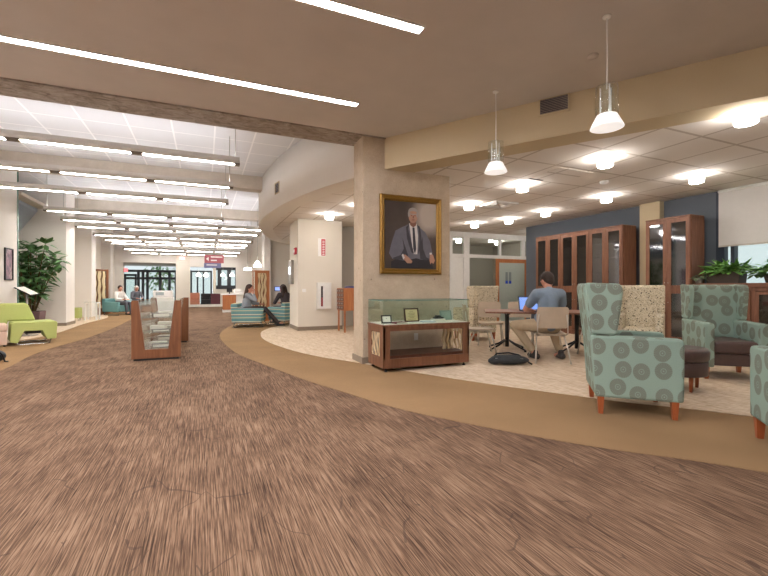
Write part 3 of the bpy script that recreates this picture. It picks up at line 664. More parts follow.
small_person('person in a grey top and pale cap seated far off before the lobby windows',(-3.05,22.9,.0),-60,flat('slate_knit','#6d7078',.9),flat('dark_blue_trousers','#3b3f4a',.9),flat('pale_cap','#e5e2dd',.9),[((-.1,.42,.50),(-.1,.45,.10)),((.1,.42,.50),(.1,.45,.10))],.05,False,False,0)

# ------------------------------------------------------------------ portrait
fx0,fx1,fz0,fz1=2.46,3.55,1.37,2.60; yP=5.857
t=thing('portrait_painting','gilt-framed painted portrait of a seated grey-haired man in a suit, on the pillar','painting',((fx0+fx1)/2,yP,fz0))
w=(fx1-fx0)/2; hh=fz1-fz0
prof=[(0,0),(0,-.035),(.02,-.05),(.045,-.03),(.065,-.035),(.085,-.012),(.09,0)]
mb=MB(); rings=[]
for x,y in prof: rings.append([mb.bm.verts.new(p) for p in((-w+x,y,x),(w-x,y,x),(w-x,y,hh-x),(-w+x,y,hh-x))])
for i in range(len(rings)-1):
    for k in range(4): mb.bm.faces.new((rings[i][k],rings[i][(k+1)%4],rings[i+1][(k+1)%4],rings[i+1][k]))
obj('frame',mb,M['gold'],t)
n=NT('painted_background'); f=n.noise(n.coord('Object',(1,1,1),(-.3,0,-.85)),2.4,4,.6); g=n.node('ShaderNodeTexGradient',gradient_type='SPHERICAL'); n.link(n.coord('Object',(2.2,2.2,2.2),(-.75,0,-2.1)),g.inputs[0])
n.base(n.ramp(n.math('ADD',n.math('MULTIPLY',f,.35),g.outputs[0]),[(.1,'#40342e'),(.35,'#55483f'),(.8,'#b3a496')]),.45)
bw,bh=w-.088,hh-.176
pal=[n.m]+[flat('paint_'+k,c,.5,var=.2,scale=9) for k,c in(('suit','#6a6870'),('suit_shade','#403d43'),('shirt','#d8d2cc'),('tie','#3d3a42'),('skin_tone','#b98a72'),('grey_hair','#a39b92'),('trousers','#2e2a2e'),('chair','#4a3c34'),('skin_shadow','#8d5f4c'))]
cv=MB(); lay=[0]
def pp(pts,mi):
    lay[0]+=1; y=-.004-.0006*lay[0]; cv.poly([(-bw+2*bw*x,y,.088+bh*z) for x,z in pts],mi)
def ov(cx,cz,rx,rz,mi,n=18): pp([(cx+rx*math.cos(2*math.pi*k/n),cz+rz*math.sin(2*math.pi*k/n)) for k in range(n)],mi)
pp([(0,0),(1,0),(1,1),(0,1)],0)
pp([(.02,0),(.98,0),(.97,.3),(.86,.42),(.1,.36),(.03,.2)],8)
pp([(.12,0),(.95,0),(.9,.14),(.6,.2),(.3,.17),(.12,.1)],7)
pp([(.46,.67),(.33,.62),(.2,.56),(.12,.36),(.08,.22),(.14,.14),(.36,.12),(.45,.13),(.6,.16),(.7,.14),(.86,.14),(.93,.22),(.88,.42),(.78,.56),(.66,.63),(.6,.66)],1)
pp([(.33,.46),(.36,.3),(.3,.2),(.14,.15),(.2,.13),(.4,.13),(.44,.2)],2); pp([(.72,.5),(.74,.3),(.8,.18),(.88,.15),(.8,.13),(.68,.15),(.66,.3)],2)
pp([(.46,.68),(.61,.68),(.635,.5),(.62,.22),(.545,.22)],3); pp([(.525,.62),(.565,.62),(.6,.3),(.575,.22),(.54,.3)],4)
pp([(.46,.67),(.44,.6),(.5,.4),(.56,.22),(.5,.25),(.42,.45),(.4,.62)],2); pp([(.61,.67),(.65,.6),(.66,.4),(.635,.22),(.68,.3),(.7,.5),(.67,.64)],2)
pp([(.485,.72),(.59,.72),(.6,.66),(.54,.62),(.475,.66)],9); ov(.535,.79,.088,.105,5); ov(.535,.865,.092,.055,6); ov(.455,.82,.02,.05,6); ov(.618,.82,.02,.05,6)
ov(.505,.80,.014,.009,9,8); ov(.57,.80,.014,.009,9,8); pp([(.53,.8),(.548,.8),(.552,.76),(.526,.76)],9); ov(.538,.735,.03,.007,9,8); ov(.537,.845,.07,.022,5)
pp([(.33,.2),(.38,.21),(.46,.16),(.52,.11),(.5,.08),(.42,.08),(.36,.13)],5); pp([(.87,.24),(.93,.22),(.97,.13),(.94,.08),(.9,.1),(.88,.07),(.86,.13)],5)
pp([(.31,.2),(.34,.22),(.37,.16),(.345,.13)],3); pp([(.86,.25),(.91,.25),(.9,.22),(.86,.22)],3)
cv.box(-bw-.01,bw+.01,-.002,.0,.08,hh-.08); obj('canvas',cv,pal,t)

# ------------------------------------------------------------------ display case at the pillar
cx0,cx1,cyf,cyb=2.2,3.58,5.10,5.66; hw=.64
t=thing('display_case','low brown wooden display case with glass top in front of the pillar','display case',(0,0,.008))
CASE=t; w=M['caseb']; obj('base',B(cx0,cx1,cyf,cyb,.05,.175,.004),w,t)
for a,b2 in((cx0,cx0+.03),(cx1-.03,cx1)):
    p=MB(); p.box(a,b2,cyf,cyf+.12,.175,hw-.03); p.box(a,b2,cyb-.12,cyb,.175,hw-.03); p.box(a,b2,cyf+.12,cyb-.12,hw-.11,hw-.03); p.box(a,b2,cyf+.12,cyb-.12,.175,.2)
    p=obj('side_panel',p,w,t)
    lt=MB()
    for k in range(4):
        y=cyf+.15+k*.085; pts=[(y-.018,.2),(y+.03,.2)]
        L=[(y+.022*math.sin(i*1.35+k*2),.2+i*(hw-.32)/7) for i in range(8)]; Rr=[(q[0]+.03+.012*math.cos(i*1.9+k),q[1]) for i,q in enumerate(L)]
        lt.prism(L+Rr[::-1],'x',a+.008,b2-.008)
    obj('carved_screen',lt,flat('carved_pale_wood','#d9c09a',.7),p)
ft=MB(); ft.box(cx0,cx0+.1,cyf,cyf+.03,.175,hw-.03); ft.box(cx1-.1,cx1,cyf,cyf+.03,.175,hw-.03); ft.box(cx0+.1,cx1-.1,cyf,cyf+.03,hw-.085,hw-.03)
obj('front_frame',ft,w,t)
obj('inner_shelf',B(cx0+.03,cx1-.03,cyf+.03,cyb-.01,.176,.215),M['dwood'],t)
obj('deck',B(cx0-.01,cx1+.01,cyf-.01,cyb+.01,hw-.03,hw,.004),w,t); obj('display_mat',B(cx0+.02,cx1-.02,cyf+.02,cyb-.02,hw+.001,hw+.006),M['paper'],t)
for x in(cx0+.06,cx1-.06):
    for y in(cyf+.05,cyb-.05): obj('foot',MB().lathe([(.02,0),(.024,.01),(.012,.03),(.012,.05)],12,c=(x,y,0)),M['blackp'],t)
g0,g1=hw+.007,.965; gt=.008
vit=obj('glass_box',MB().box(cx0,cx1,cyf,cyf+gt,g0,g1).box(cx0,cx1,cyb-gt,cyb,g0,g1).box(cx0,cx0+gt,cyf+gt,cyb-gt,g0,g1).box(cx1-gt,cx1,cyf+gt,cyb-gt,g0,g1).box(cx0,cx1,cyf,cyb,g1+.001,g1+.007),M['glassg'],t)
ed=MB()
for y in(cyf-.001,cyb-.007): ed.box(cx0,cx1,y,y+.008,g1,g1+.010)
for x in(cx0-.001,cx1-.007): ed.box(x,x+.008,cyf,cyb,g1,g1+.010)
obj('glass_edge',ed,M['edge'],vit)
zt=hw+.0145
def leaning(name,label,cat,x,y,w_,h_,frm,face,tilt=12,rz=0,extra=None):
    q=thing(name,label,cat,(x,y,zt),R(rz)); m=Matrix.Rotation(R(-tilt),4,'X')
    f=MB(); bmt=.018
    for a,b2,c2,d in((-w_/2,w_/2,0,bmt),(-w_/2,w_/2,h_-bmt,h_),(-w_/2,-w_/2+bmt,bmt,h_-bmt),(w_/2-bmt,w_/2,bmt,h_-bmt)): f.box(a,b2,-.01,.01,c2,d)
    f.bm.transform(m); obj('frame',f,frm,q); s=B(-w_/2+bmt,w_/2-bmt,-.004,.004,bmt,h_-bmt); s.bm.transform(m); fc=obj('sheet',s,face,q)
    if extra: e=extra(); e.bm.transform(m); obj('lines',e,flat('ink_brown','#8a7752',.8),fc)
    st=MB().tube([(0,h_*.25,.005),(0,h_*.2*.9,h_*.6)],.005,5); obj('easel_leg',st,M['blackp'],q); return q
def lines():
    e=MB()
    for k,(l) in enumerate((.16,.10,.14,.12,.15,.08)): e.box(-l/2*.8,l/2*.8,-.0055,-.0042,.035+k*.022,.041+k*.022)
    return e
leaning('framed_certificate','certificate on cream paper in a dark brown frame, inside the glass case','certificate',2.79,5.40,.235,.20,M['dwood'],flat('parchment','#d9c795',.8),12,0,lines)
leaning('photo_frame','small pale photograph in a dark frame at the left of the glass case','photo frame',2.33,5.28,.15,.12,M['blackp'],M['paper'],22,-10)
leaning('green_booklet','grey-green booklet standing up at the right of the glass case','booklet',3.44,5.50,.2,.15,flat('grey_green_card','#7d9488',.7),flat('grey_green_page','#8fa598',.7),15)
def book(name,label,loc,rz,w_,d_,h_,cover,cat='book',grp=None):
    q=thing(name,label,cat,loc,R(rz),grp); obj('cover',B(-w_/2,w_/2,-d_/2,d_/2,0,.003).box(-w_/2,w_/2,-d_/2,d_/2,h_-.003,h_).box(-w_/2,-w_/2+.003,-d_/2,d_/2,.003,h_-.003),cover,q); obj('pages',B(-w_/2+.004,w_/2-.004,-d_/2+.004,d_/2-.004,.0031,h_-.0031),M['paper'],q); return q
book('book','maroon book lying flat by the small photo in the glass case',(2.5,5.24,zt),15,.2,.14,.02,flat('maroon_cover','#6b2f33',.6))
book('book','pale blue booklet lying flat near the middle of the glass case',(2.98,5.27,zt),-8,.2,.15,.012,flat('pale_blue_cover','#a9c0cf',.6))
t=thing('model_vehicle','small black and white model on a white block in the glass case','model',(3.22,5.38,zt),R(5))
obj('block',B(-.1,.1,-.05,.05,0,.035,.004),M['paper'],t); obj('model_body',MB().prism([(-.07,.035),(.08,.035),(.085,.06),(.04,.065),(.02,.085),(-.03,.085),(-.05,.062),(-.075,.058)],'y',-.03,.03,.004),M['blackp'],t)
tag(obj('wall_outlet',B(3.05,3.12,5.83,5.838,.32,.43,.003),M['whitep']),'white wall outlet on the pillar seen through the display case','outlet')
for i,(x,hgt,c) in enumerate(((3.30,.33,'#d5bf98'),(3.37,.35,'#c9ae82'),(3.44,.34,'#dccaa6'))):
    mb=MB(); L=[(x+.018*math.sin(k*1.6+i),.224+k*hgt/6) for k in range(7)]; Rr=[(p[0]+.035+.01*math.cos(k*2+i),p[1]) for k,p in enumerate(L)]
    mb.prism(L+Rr[::-1],'y',5.36,5.40); obj('carved_slat',mb,flat('pale_slat_%d'%i,c,.7),CASE)

# ------------------------------------------------------------------ bookcases
def bookcase(label,loc,group='tall glazed bookcases'):
    W,H,D=.86,2.51,.42; t=thing('bookcase',label,'bookcase',loc,R(-90),group); w=M['cherry']
    b=MB()
    for s in(-1,1): b.box(s*W/2-(.025 if s>0 else 0),s*W/2+(.025 if s<0 else 0),.02,D,0,H)
    b.box(-W/2,W/2,.0,D,0,.12); b.box(-W/2,W/2,.0,D,H-.05,H); b.box(-W/2+.025,W/2-.025,.02,D,1.10,1.15)
    obj('body',b,w,t); obj('cornice',B(-W/2+.001,W/2-.001,-.02,D,H,H+.03,.005),w,t); obj('back_panel',B(-W/2+.025,W/2-.025,D-.03,D-.01,.12,H-.05),M['dark'],t)
    for z in(.62,1.5,1.85,2.18): obj('shelf',B(-W/2+.03,W/2-.03,.06,D-.04,z,z+.022),M['dwood'],t)
    for x0,x1,s in((-W/2+.006,-.003,1),(.003,W/2-.006,-1)):
        for z0,z1 in((.125,1.118),(1.128,H-.012)):
            f=.075; d=MB(); d.box(x0,x0+f,-.018,.004,z0,z1,.003); d.box(x1-f,x1,-.018,.004,z0,z1,.003); d.box(x0+f,x1-f,-.016,.004,z0,z0+f); d.box(x0+f,x1-f,-.016,.004,z1-f,z1)
            dd=obj('door',d,w,t); obj('glass',B(x0+f,x1-f,-.006,-.002,z0+f,z1-f),M['dglass'],dd)
            kx=x1-.03 if s>0 else x0+.03; kz=z1-.25 if z1<1.5 else z0+.12
            obj('knob',MB().ell((kx,-.03,kz),(.012,.014,.012),u=10,v=6),M['chrome'],dd)
    return t
XF=8.38
bc=bookcase('glazed wooden bookcase standing alone right of the beige wall column',(XF,5.26,0))
for y,l in((8.35,'leftmost of the three joined glazed bookcases, behind the man'),(7.49,'middle one of the three joined glazed bookcases on the blue wall'),(6.63,'right-hand one of the three joined glazed bookcases, beside the beige wall column')): dup(bc,(XF,y,0),R(-90),l)
tag(obj('light_switch',B(8.985,9.0,8.9,8.98,1.45,1.62,.004),M['whitep']),'pale switch plate on the blue wall left of the bookcases','switch')
# ------------------------------------------------------------------ window with roller shade and low cabinet
t=thing('low_cabinet','low wooden cabinet with dark glass doors running under the window','cabinet',(XF+.05,4.78,0),R(-90)); L=4.4
b=MB(); b.box(0,L,.02,.5,0,.1); b.box(0,L,0,.5,1.1,1.16)
for k in range(6): x=k*L/5; b.box(max(x-.03,0),min(x+.03,L),.02,.5,.1,1.1)
b.box(.03,L-.03,.46,.48,.1,1.1); obj('body',b,M['cherry'],t); obj('worktop',B(-.01,L+.01,-.03,.52,1.16,1.235,.008),M['cherryh'],t)
for k in range(5):
    x0=k*L/5+.035; x1=(k+1)*L/5-.035; f=.05
    d=MB(); d.box(x0,x0+f,0,.018,.11,1.09); d.box(x1-f,x1,0,.018,.11,1.09); d.box(x0+f,x1-f,0,.018,.11,.16); d.box(x0+f,x1-f,0,.018,1.04,1.09); dd=obj('door',d,M['cherry'],t)
    obj('glass',B(x0+f,x1-f,.006,.01,.16,1.04),M['dglass'],dd)
w=bpy.data.objects.new('window_5',None); COL.objects.link(w); w['kind']='structure'
mb=MB()
for y0,y1 in((4.6,4.74),(4.44,4.5),(2.2,2.3),(.2,.3)): mb.box(9.0,9.12,y0,y1,1.02,ZL)
mb.box(9.03,9.12,.2,4.7,1.02,1.12); obj('window_frame',mb,flat('navy_window_frame','#343c48',.5),w); obj('window_pane',B(9.07,9.08,.2,4.7,1.02,ZL),M['glass'],w)
t=thing('roller_shade','white roller shade pulled halfway down over the window','shade',(8.93,4.66,ZL-.03),R(-90))
obj('fabric',B(0,4.4,0,.004,-1.02,-.02),flat('shade_fabric','#cfccc8',.8,var=.03),t); obj('hem_bar',B(0,4.4,-.008,.01,-1.05,-1.02,.003),flat('shade_bar','#bfb6ab',.6),t); obj('roller',MB().tube([(0,.0,-.0),(4.4,.0,-.0)],.028,10),M['whitem'],t)
def bushy(mb,c,rx,ry,h,n,ls,seed,droop=.3):
    r=random.Random(seed)
    for i in range(n):
        a=r.random()*6.283; q=r.random()**.6; x=c[0]+rx*q*math.cos(a); y=c[1]+ry*q*math.sin(a); z=c[2]+h*(1-q*.6)*r.random()
        leaf(mb,Vector((x,y,z)),math.atan2(y-c[1],(x-c[0])+1e-3)+r.uniform(-.8,.8),r.uniform(-.2,.9)-droop,ls*r.uniform(.7,1.4),.46)
cw=1.236; xp=8.62
t=thing('potted_plant','long dark planter of bright green leafy plants on the low cabinet by the window','plant',(xp,4.38,cw),R(-90))
obj('planter',MB().prism([(-.25,0),(.25,0),(.27,.2),(-.27,.2)],'y',-.12,.12,.008),flat('dark_planter','#4a4038',.6),t); obj('soil',B(-.25,.25,-.1,.1,.19,.203),M['soil'],t)
mb=MB(); bushy(mb,(0,0,.19),.27,.18,.22,130,.16,3); bushy(mb,(.02,-.02,.19),.3,.2,.16,70,.16,4)
for a in range(9): leaf(mb,Vector((-.2+.05*a,0,.2)),R(20+40*a),.9,.34,.22)
obj('foliage',mb,M['leafb'],t)
t=thing('potted_plant','spreading light green plant at the right end of the planter, against the bright window','plant',(xp,3.72,cw),R(-90))
obj('pot',MB().lathe([(.08,0),(.11,.13),(.1,.13),(.09,.11),(.001,.11)],18),flat('dark_planter','#4a4038',.6),t); mb=MB(); bushy(mb,(0,0,.12),.3,.22,.26,130,.17,8); obj('foliage',mb,M['leafb'],t)
t=thing('potted_plant','small trailing plant in a pot beside the tall bookcase','plant',(8.44,4.72,cw),0)
obj('pot',MB().lathe([(.05,0),(.07,.09),(.06,.09),(.055,.07),(.001,.07)],16),M['alu'],t); mb=MB(); bushy(mb,(0,0,.07),.1,.12,.10,60,.07,9); obj('foliage',mb,flat('dusty_green_leaf','#7d8f6a',.6,var=.3,scale=20),t)

# ------------------------------------------------------------------ glazed partition
YP=11.5; w=bpy.data.objects.new('window_6',None); COL.objects.link(w); w['kind']='structure'
X=lambda u:onY(u,0,YP)[0]
mb=MB()
for u0,u1 in((449,451.5),(463,468.5),(498.6,500.2),(521.5,524),(534,536)): mb.box(X(u0),X(u1),YP-.06,YP+.06,0,2.92)
xa,xb=X(449),11.8
mb.box(xa,xb,YP-.055,YP+.055,2.16,2.27); mb.box(xa,xb,YP-.055,YP+.055,2.82,ZL)
obj('window_frame',mb,M['whitem'],w); obj('window_pane',B(xa,xb,YP-.005,YP+.005,2.27,2.82),M['glass'],w); obj('window_pane',B(X(468.5),X(495),YP-.005,YP+.005,0,2.16),M['glass'],w)
obj('window_panel',B(X(451.5),X(463),YP-.01,YP+.03,0,2.16),M['whitem'],w)
d=bpy.data.objects.new('door_2',None); COL.objects.link(d); d['kind']='structure'
x0,x1=X(494.3),X(526.3); mb=MB(); mb.box(x0,x0+.13,YP-.1,YP-.062,0,2.15); mb.box(x1-.16,x1,YP-.1,YP-.062,0,2.15); mb.box(x0+.13,x1-.16,YP-.1,YP-.062,2.02,2.15)
obj('door_frame',mb,M['orange'],d); obj('door_pane',B(x0+.13,x1-.16,YP-.085,YP-.075,.0,2.02),M['frost'],d)
mb=MB(); xm=X(506.5); mb.box(xm-.07,xm+.0,YP-.1,YP-.088,1.28,1.62); mb.box(xm+.03,xm+.1,YP-.1,YP-.088,1.28,1.62)
t=thing('door_sticker','small grey and blue notice stuck on the frosted glass door','notice',(xm,YP-.09,1.3))
obj('figure',MB().box(-.12,-.02,-.004,0,.1,.4).box(.03,.13,-.004,0,.1,.4),flat('notice_grey','#8d9695',.6),t); obj('base',MB().box(-.12,-.02,-.004,0,0,.1).box(.03,.13,-.004,0,0,.1),flat('notice_blue','#3b56c8',.6),t)
for x,y in((8.8,13.2),(10.6,13.2)): dup(c0,(x,y,ZL),0,'glowing round ceiling lamp added to light the room behind the glazed partition, %s'%('left one' if x<9 else 'right one'))  # extra lamps added only to brighten the room behind the partition

# ------------------------------------------------------------------ block by the hall
YB=11.03
def onB(u,v): x,h=onY(u,v,YB); return x,h
x0,z1=onB(316.3,282.5); x1,z0=onB(330.5,309)
t=thing('extinguisher_cabinet','white fire extinguisher cabinet with a narrow window on the beige wall','cabinet',(x0,YB,z0)); W=x1-x0;Hh=z1-z0
obj('box',B(0,W,-.1,0,0,Hh,.008),M['whitem'],t); d=obj('door',B(.02,W-.02,-.112,-.1,.03,Hh-.03,.004),M['whitep'],t)
obj('window',B(.1,.155,-.115,-.112,.08,Hh-.1),flat('dark_window','#3b3233',.3),d); obj('label_strip',B(.105,.15,-.117,-.115,.1,.32),flat('red_label','#9c2c36',.6),d)
x0,z1=onB(318,238.3); x1,z0=onB(325.5,256.5)
t=thing('fire_sign','small white sign with red vertical lettering on the wall above the extinguisher cabinet','sign',(x0,YB,z0)); W=x1-x0;Hh=z1-z0
obj('panel',B(0,W,-.02,0,0,Hh,.003),M['whitep'],t); obj('red_field',B(W*.42,W-.01,-.022,-.02,.02,Hh-.02),flat('sign_red','#c4283c',.6),t)
mb=MB()
for k in range(9): z=.04+k*(Hh-.08)/9; mb.box(W*.55,W*.85,-.024,-.022,z,z+.022)
obj('lettering',mb,M['whitep'],t)
x,z=onB(304,290.5); tag(obj('thermostat',MB().box(x-.05,x+.05,YB-.03,YB,z-.045,z+.045,.01),M['whitep']),'small white thermostat on the beige wall left of the extinguisher cabinet','thermostat')
y,z=onX(296.2,251.5,2.28); t=thing('fire_alarm','red fire alarm on the narrow side of the beige block','alarm',(2.28,y,z)); obj('housing',B(-.05,0,-.11,.11,-.08,.1,.01),flat('alarm_red','#c8283a',.5),t); obj('lens',B(-.07,-.05,-.06,.06,-.03,.05,.008),M['whitep'],t)
y0,z0=onX(294.5,284,2.28); y1,z1=onX(290.5,261,2.28); t=thing('wall_dispenser','tall narrow brushed metal panel on the narrow side of the beige block','dispenser',(2.28,(y0+y1)/2,z0))
obj('housing',B(-.08,0,-.19,.19,0,z1-z0,.01),M['alu'],t); obj('lit_screen',B(-.085,-.08,-.1,.1,.28,.48),emit('pale_screen','#e8f6ff',1.2),t)
# small drawer cabinet on legs
t=thing('drawer_cabinet','small wooden cabinet of shallow drawers on tall legs beside the pillar','cabinet',(3.24,10.05,.008))
obj('body',B(0,.52,0,.6,.56,1.14,.006),M['orange'],t)
for k in range(5):
    for j in range(3): q=obj('drawer',B(-.015,-.001,.02+j*.19,.19+j*.19,.585+k*.108,.68+k*.108,.003),M['cherry'],t); obj('label_holder',B(-.019,-.015,.06+j*.19,.15+j*.19,.62+k*.108,.65+k*.108),M['alu'],q)
for x in(.02,.46):
    for y in(.02,.54): obj('leg',B(x,x+.04,y,y+.04,0,.56),M['orange'],t)
tag(obj('book_stack',MB().box(3.35,3.6,10.12,10.35,1.149,1.18,.003).box(3.37,3.58,10.15,10.33,1.18,1.2,.003),flat('purple_blue_cover','#5d5f8e',.6)),'blue-purple papers on top of the small drawer cabinet','papers')

# ------------------------------------------------------------------ carved cabinets
def carved(label,loc,rz,W=.5,H=1.76,D=.5):
    t=thing('carved_cabinet',label,'cabinet',loc,R(rz),'tall cabinets with carved screens'); f=.1
    b=MB(); b.box(-W/2,-W/2+f,-D/2,-D/2+.06,0,H); b.box(W/2-f,W/2,-D/2,-D/2+.06,0,H); b.box(-W/2+f,W/2-f,-D/2,-D/2+.06,0,.28); b.box(-W/2+f,W/2-f,-D/2,-D/2+.06,H-.09,H)
    for x in(-W/2,W/2-.04): b.box(x,x+.04,D/2-.06,D/2,0,H)
    b.box(-W/2,W/2,-D/2+.06,D/2,H-.04,H); b.box(-W/2,W/2,-D/2+.06,D/2,0,.28); obj('frame',b,M['orange'] if W<.52 else M['ched'],t)
    c=MB(); w=(W-2*f)/3
    for k in range(3):
        xc=-W/2+f+w*(k+.5); N=14; L=[(xc-w*.32+.022*math.sin(i*1.25+k*2.2),.28+i*(H-.37)/N) for i in range(N+1)]; Rr=[(xc+w*.32+.022*math.sin(i*1.5+k),q[1]) for i,q in enumerate(L)]; c.prism(L+Rr[::-1],'y',-D/2+.015,-D/2+.045)
    obj('carved_screen',c,flat('carved_cream_wood','#e2cda4',.7),t); obj('side_glass',MB().box(W/2-.02,W/2-.012,-D/2+.06,D/2-.06,.28,H-.04).box(-W/2+.012,-W/2+.02,-D/2+.06,D/2-.06,.28,H-.04),M['acryl'],t)
    obj('back_panel',B(-W/2+f,W/2-f,-D/2+.2,-D/2+.21,.28,H-.09),M['ched'],t); return t
carved('tall orange-brown cabinet with pale carved screen, behind the woman on the right side',(1.81,15.1,.0),4)
carved('tall brown cabinet with pale carved screen by the left wall, far down the hall',(-4.28,21.2,.008),38,.72,1.95,.5)
tag(obj('wooden_bench',MB().box(-4.55,-3.95,22.3,22.9,.3,.42,.01).box(-4.53,-4.46,22.32,22.88,0,.3).box(-4.04,-3.97,22.32,22.88,0,.3),M['orange']),'low reddish wooden bench behind the far left carved cabinet','bench')

# ------------------------------------------------------------------ left side
t=thing('bench','lime green sculpted bench with sloping back at the left','bench',(-3.66,10.72,.004),R(22)); m=M['lime']; L0,L1=.0,.74; LB=-.42
obj('seat',MB().prism([(L0,.07),(L0+.02,.44),(L0+.05,.46),(L1-.03,.46),(L1,.43),(L1-.02,.1),(L1-.17,.1),(L1-.25,.28),(L1-.53,.28),(L1-.62,.05)],'y',-.40,.32,.015),m,t)
obj('backrest',MB().prism([(LB,.40),(L0-.004,.40),(L0-.004,.462),(L1-.30,.462),(L1-.42,.80),(L1-.46,.83),(LB+.02,.83),(LB,.81)],'y',.16,.33,.03),m,t)
obj('underside',B(L1-.51,L1-.26,-.33,.28,.22,.279),M['blackp'],t)
for y in(-.34,.26): obj('leg',MB().tube([(L1-.10,y,.10),(L1-.12,y,.02),(L1-.2,y,.012),(L1-.58,y,.012),(L1-.62,y,.02),(L1-.64,y,.06)],.014,8),M['chrome'],t)
t=thing('ottoman','pale pink block ottoman cut off at the left edge beside the lime green bench','ottoman',(-3.86,10.48,.004),R(22)); obj('seat',B(-.235,.245,-.27,.27,.30,.44,.035,seg=3),M['pink'],t); obj('base',B(-.23,.235,-.26,.26,.03,.30,.02),M['pink'],t)
for x in(-.2,.2):
    for y in(-.2,.2): obj('foot',MB().lathe([(.02,0),(.02,.03)],10,c=(x,y,0)),M['blackp'],t)
t=thing('backpack','dark grey and black backpack on the floor at the left picture edge','backpack',(-3.06,8.13,.004),R(35)); mb=MB(); mb.ell((0,0,.17),(.17,.12,.17)); mb.ell((.08,-.03,.1),(.17,.12,.1)); obj('body',mb,M['black'],t,remesh=.014,smooth=4)
mb=MB().ell((.05,-.11,.12),(.11,.05,.09)); obj('front_pocket',mb,flat('grey_nylon','#6e6a70',.6),t); obj('strap',MB().tube([(.1,-.1,.24),(.17,-.14,.12),(.2,-.13,.02),(.24,-.12,.012)],.012,6),M['blackp'],t)
# large potted plant
t=thing('potted_tree','tall bushy green plant in a mauve-brown square pot','plant',(-4.42,14.35,.008))
obj('pot',MB().prism([(-.23,0),(.23,0),(.28,.5),(-.28,.5)],'y',-.25,.25,.012),M['pot'],t); obj('soil',B(-.26,.26,-.24,.24,.495,.505),M['soil'],t)
r=random.Random(11); st=MB(); lf=MB()
for k in range(16):
    a=k*2.4+r.uniform(-.3,.3); h=r.uniform(.75,1.95); sp=r.uniform(.15,.72); base=Vector((.1*math.cos(a),.1*math.sin(a),.5)); top=Vector((sp*math.cos(a),sp*math.sin(a),.5+h)); mid=base.lerp(top,.5)+Vector((0,0,.12))
    st.tube([base,mid,top],.018,6,.008)
    for i in range(24):
        f=.22+.8*i/24; p=base.lerp(mid,f*2) if f<.5 else mid.lerp(top,min(f*2-1,1)); az=i*2.4+r.random(); leaf(lf,p,az,r.uniform(-.75,.35),r.uniform(.22,.38),.52)
    for i in range(7): leaf(lf,top,i*.9+r.random()*.4,r.uniform(-.5,.7),r.uniform(.24,.36),.52)
obj('stems',st,M['stem'],t); obj('foliage',lf,M['leaf'],t)
t=thing('info_stand','slanted information panel on a post beside the big plant','sign stand',(-3.92,12.5,.008),R(-15))
obj('post',MB().tube([(0,0,.02),(0,0,1.02)],.022,8),M['alu'],t); obj('foot',B(-.16,.16,-.16,.16,0,.02,.004),M['alu'],t); p=MB().box(-.2,.2,-.15,.15,-.012,.012,.004); p.bm.transform(Matrix.Translation((0,0,1.07))@Matrix.Rotation(R(28),4,'Y')@Matrix.Rotation(R(6),4,'X')); pn=obj('panel',p,M['blackp'],t)
p=MB().box(-.18,.18,-.13,.13,.0125,.015); p.bm.transform(Matrix.Translation((0,0,1.07))@Matrix.Rotation(R(28),4,'Y')@Matrix.Rotation(R(6),4,'X')); obj('sheet',p,M['paper'],pn)
def wallpic(label,X0,u0,u1,v0,v1,cols):
    ya,za=onX(u0,v1,X0); yb,zb=onX(u1,v0,X0); t=thing('picture',label,'picture',(X0+.002,(ya+yb)/2,za)); w=abs(yb-ya)/2; h=zb-za
    obj('frame',MB().box(0,.03,-w,-w+.03,0,h).box(0,.03,w-.03,w,0,h).box(0,.03,-w+.03,w-.03,0,.03).box(0,.03,-w+.03,w-.03,h-.03,h),M['blackp'],t)
    n=NT('abstract_print'); f=n.noise(n.coord('Object',(1,1,1),(X0,0,0)),3.5,3,.6,.8); n.base(n.ramp(f,[(.3,cols[0]),(.45,cols[1]),(.55,cols[2]),(.7,cols[3])]),.5); obj('print',B(.004,.012,-w+.03,w-.03,.03,h-.03),n.m,t)
wallpic('dark narrow framed picture on the near left wall',-4.2,3.8,12,249,280,('#3b3f4c','#7a6d78','#a4808c','#c9c2bc'))
wallpic('small colourful landscape picture on the wall between the white columns',-4.7,85,92,267,285,('#5c5f86','#a9b0b8','#8f9a5e','#d8d2ae'))
t=thing('small_bench','small lime green upholstered block seat by the left wall beyond the plant','seat',(-4.18,17.45,.008)); obj('seat',B(-.2,.2,-.2,.2,.1,.46,.02),m,t)
for x in(-.15,.15): obj('leg',MB().tube([(x,-.12,.1),(x,-.12,.012),(x,.12,.012),(x,.12,.1)],.012,6),M['chrome'],t)
t=thing('console_frame','thin white metal console frame beside the small green seat','table',(-3.63,17.75,.008)); obj('top',B(-.3,.1,-.25,.25,.63,.65),M['acryl'],t)
for x in(-.27,.07): obj('leg',MB().box(x,x+.05,-.25,-.21,0,.63).box(x,x+.05,.21,.25,0,.63).box(x,x+.05,-.21,.21,.59,.63),M['whitem'],t)

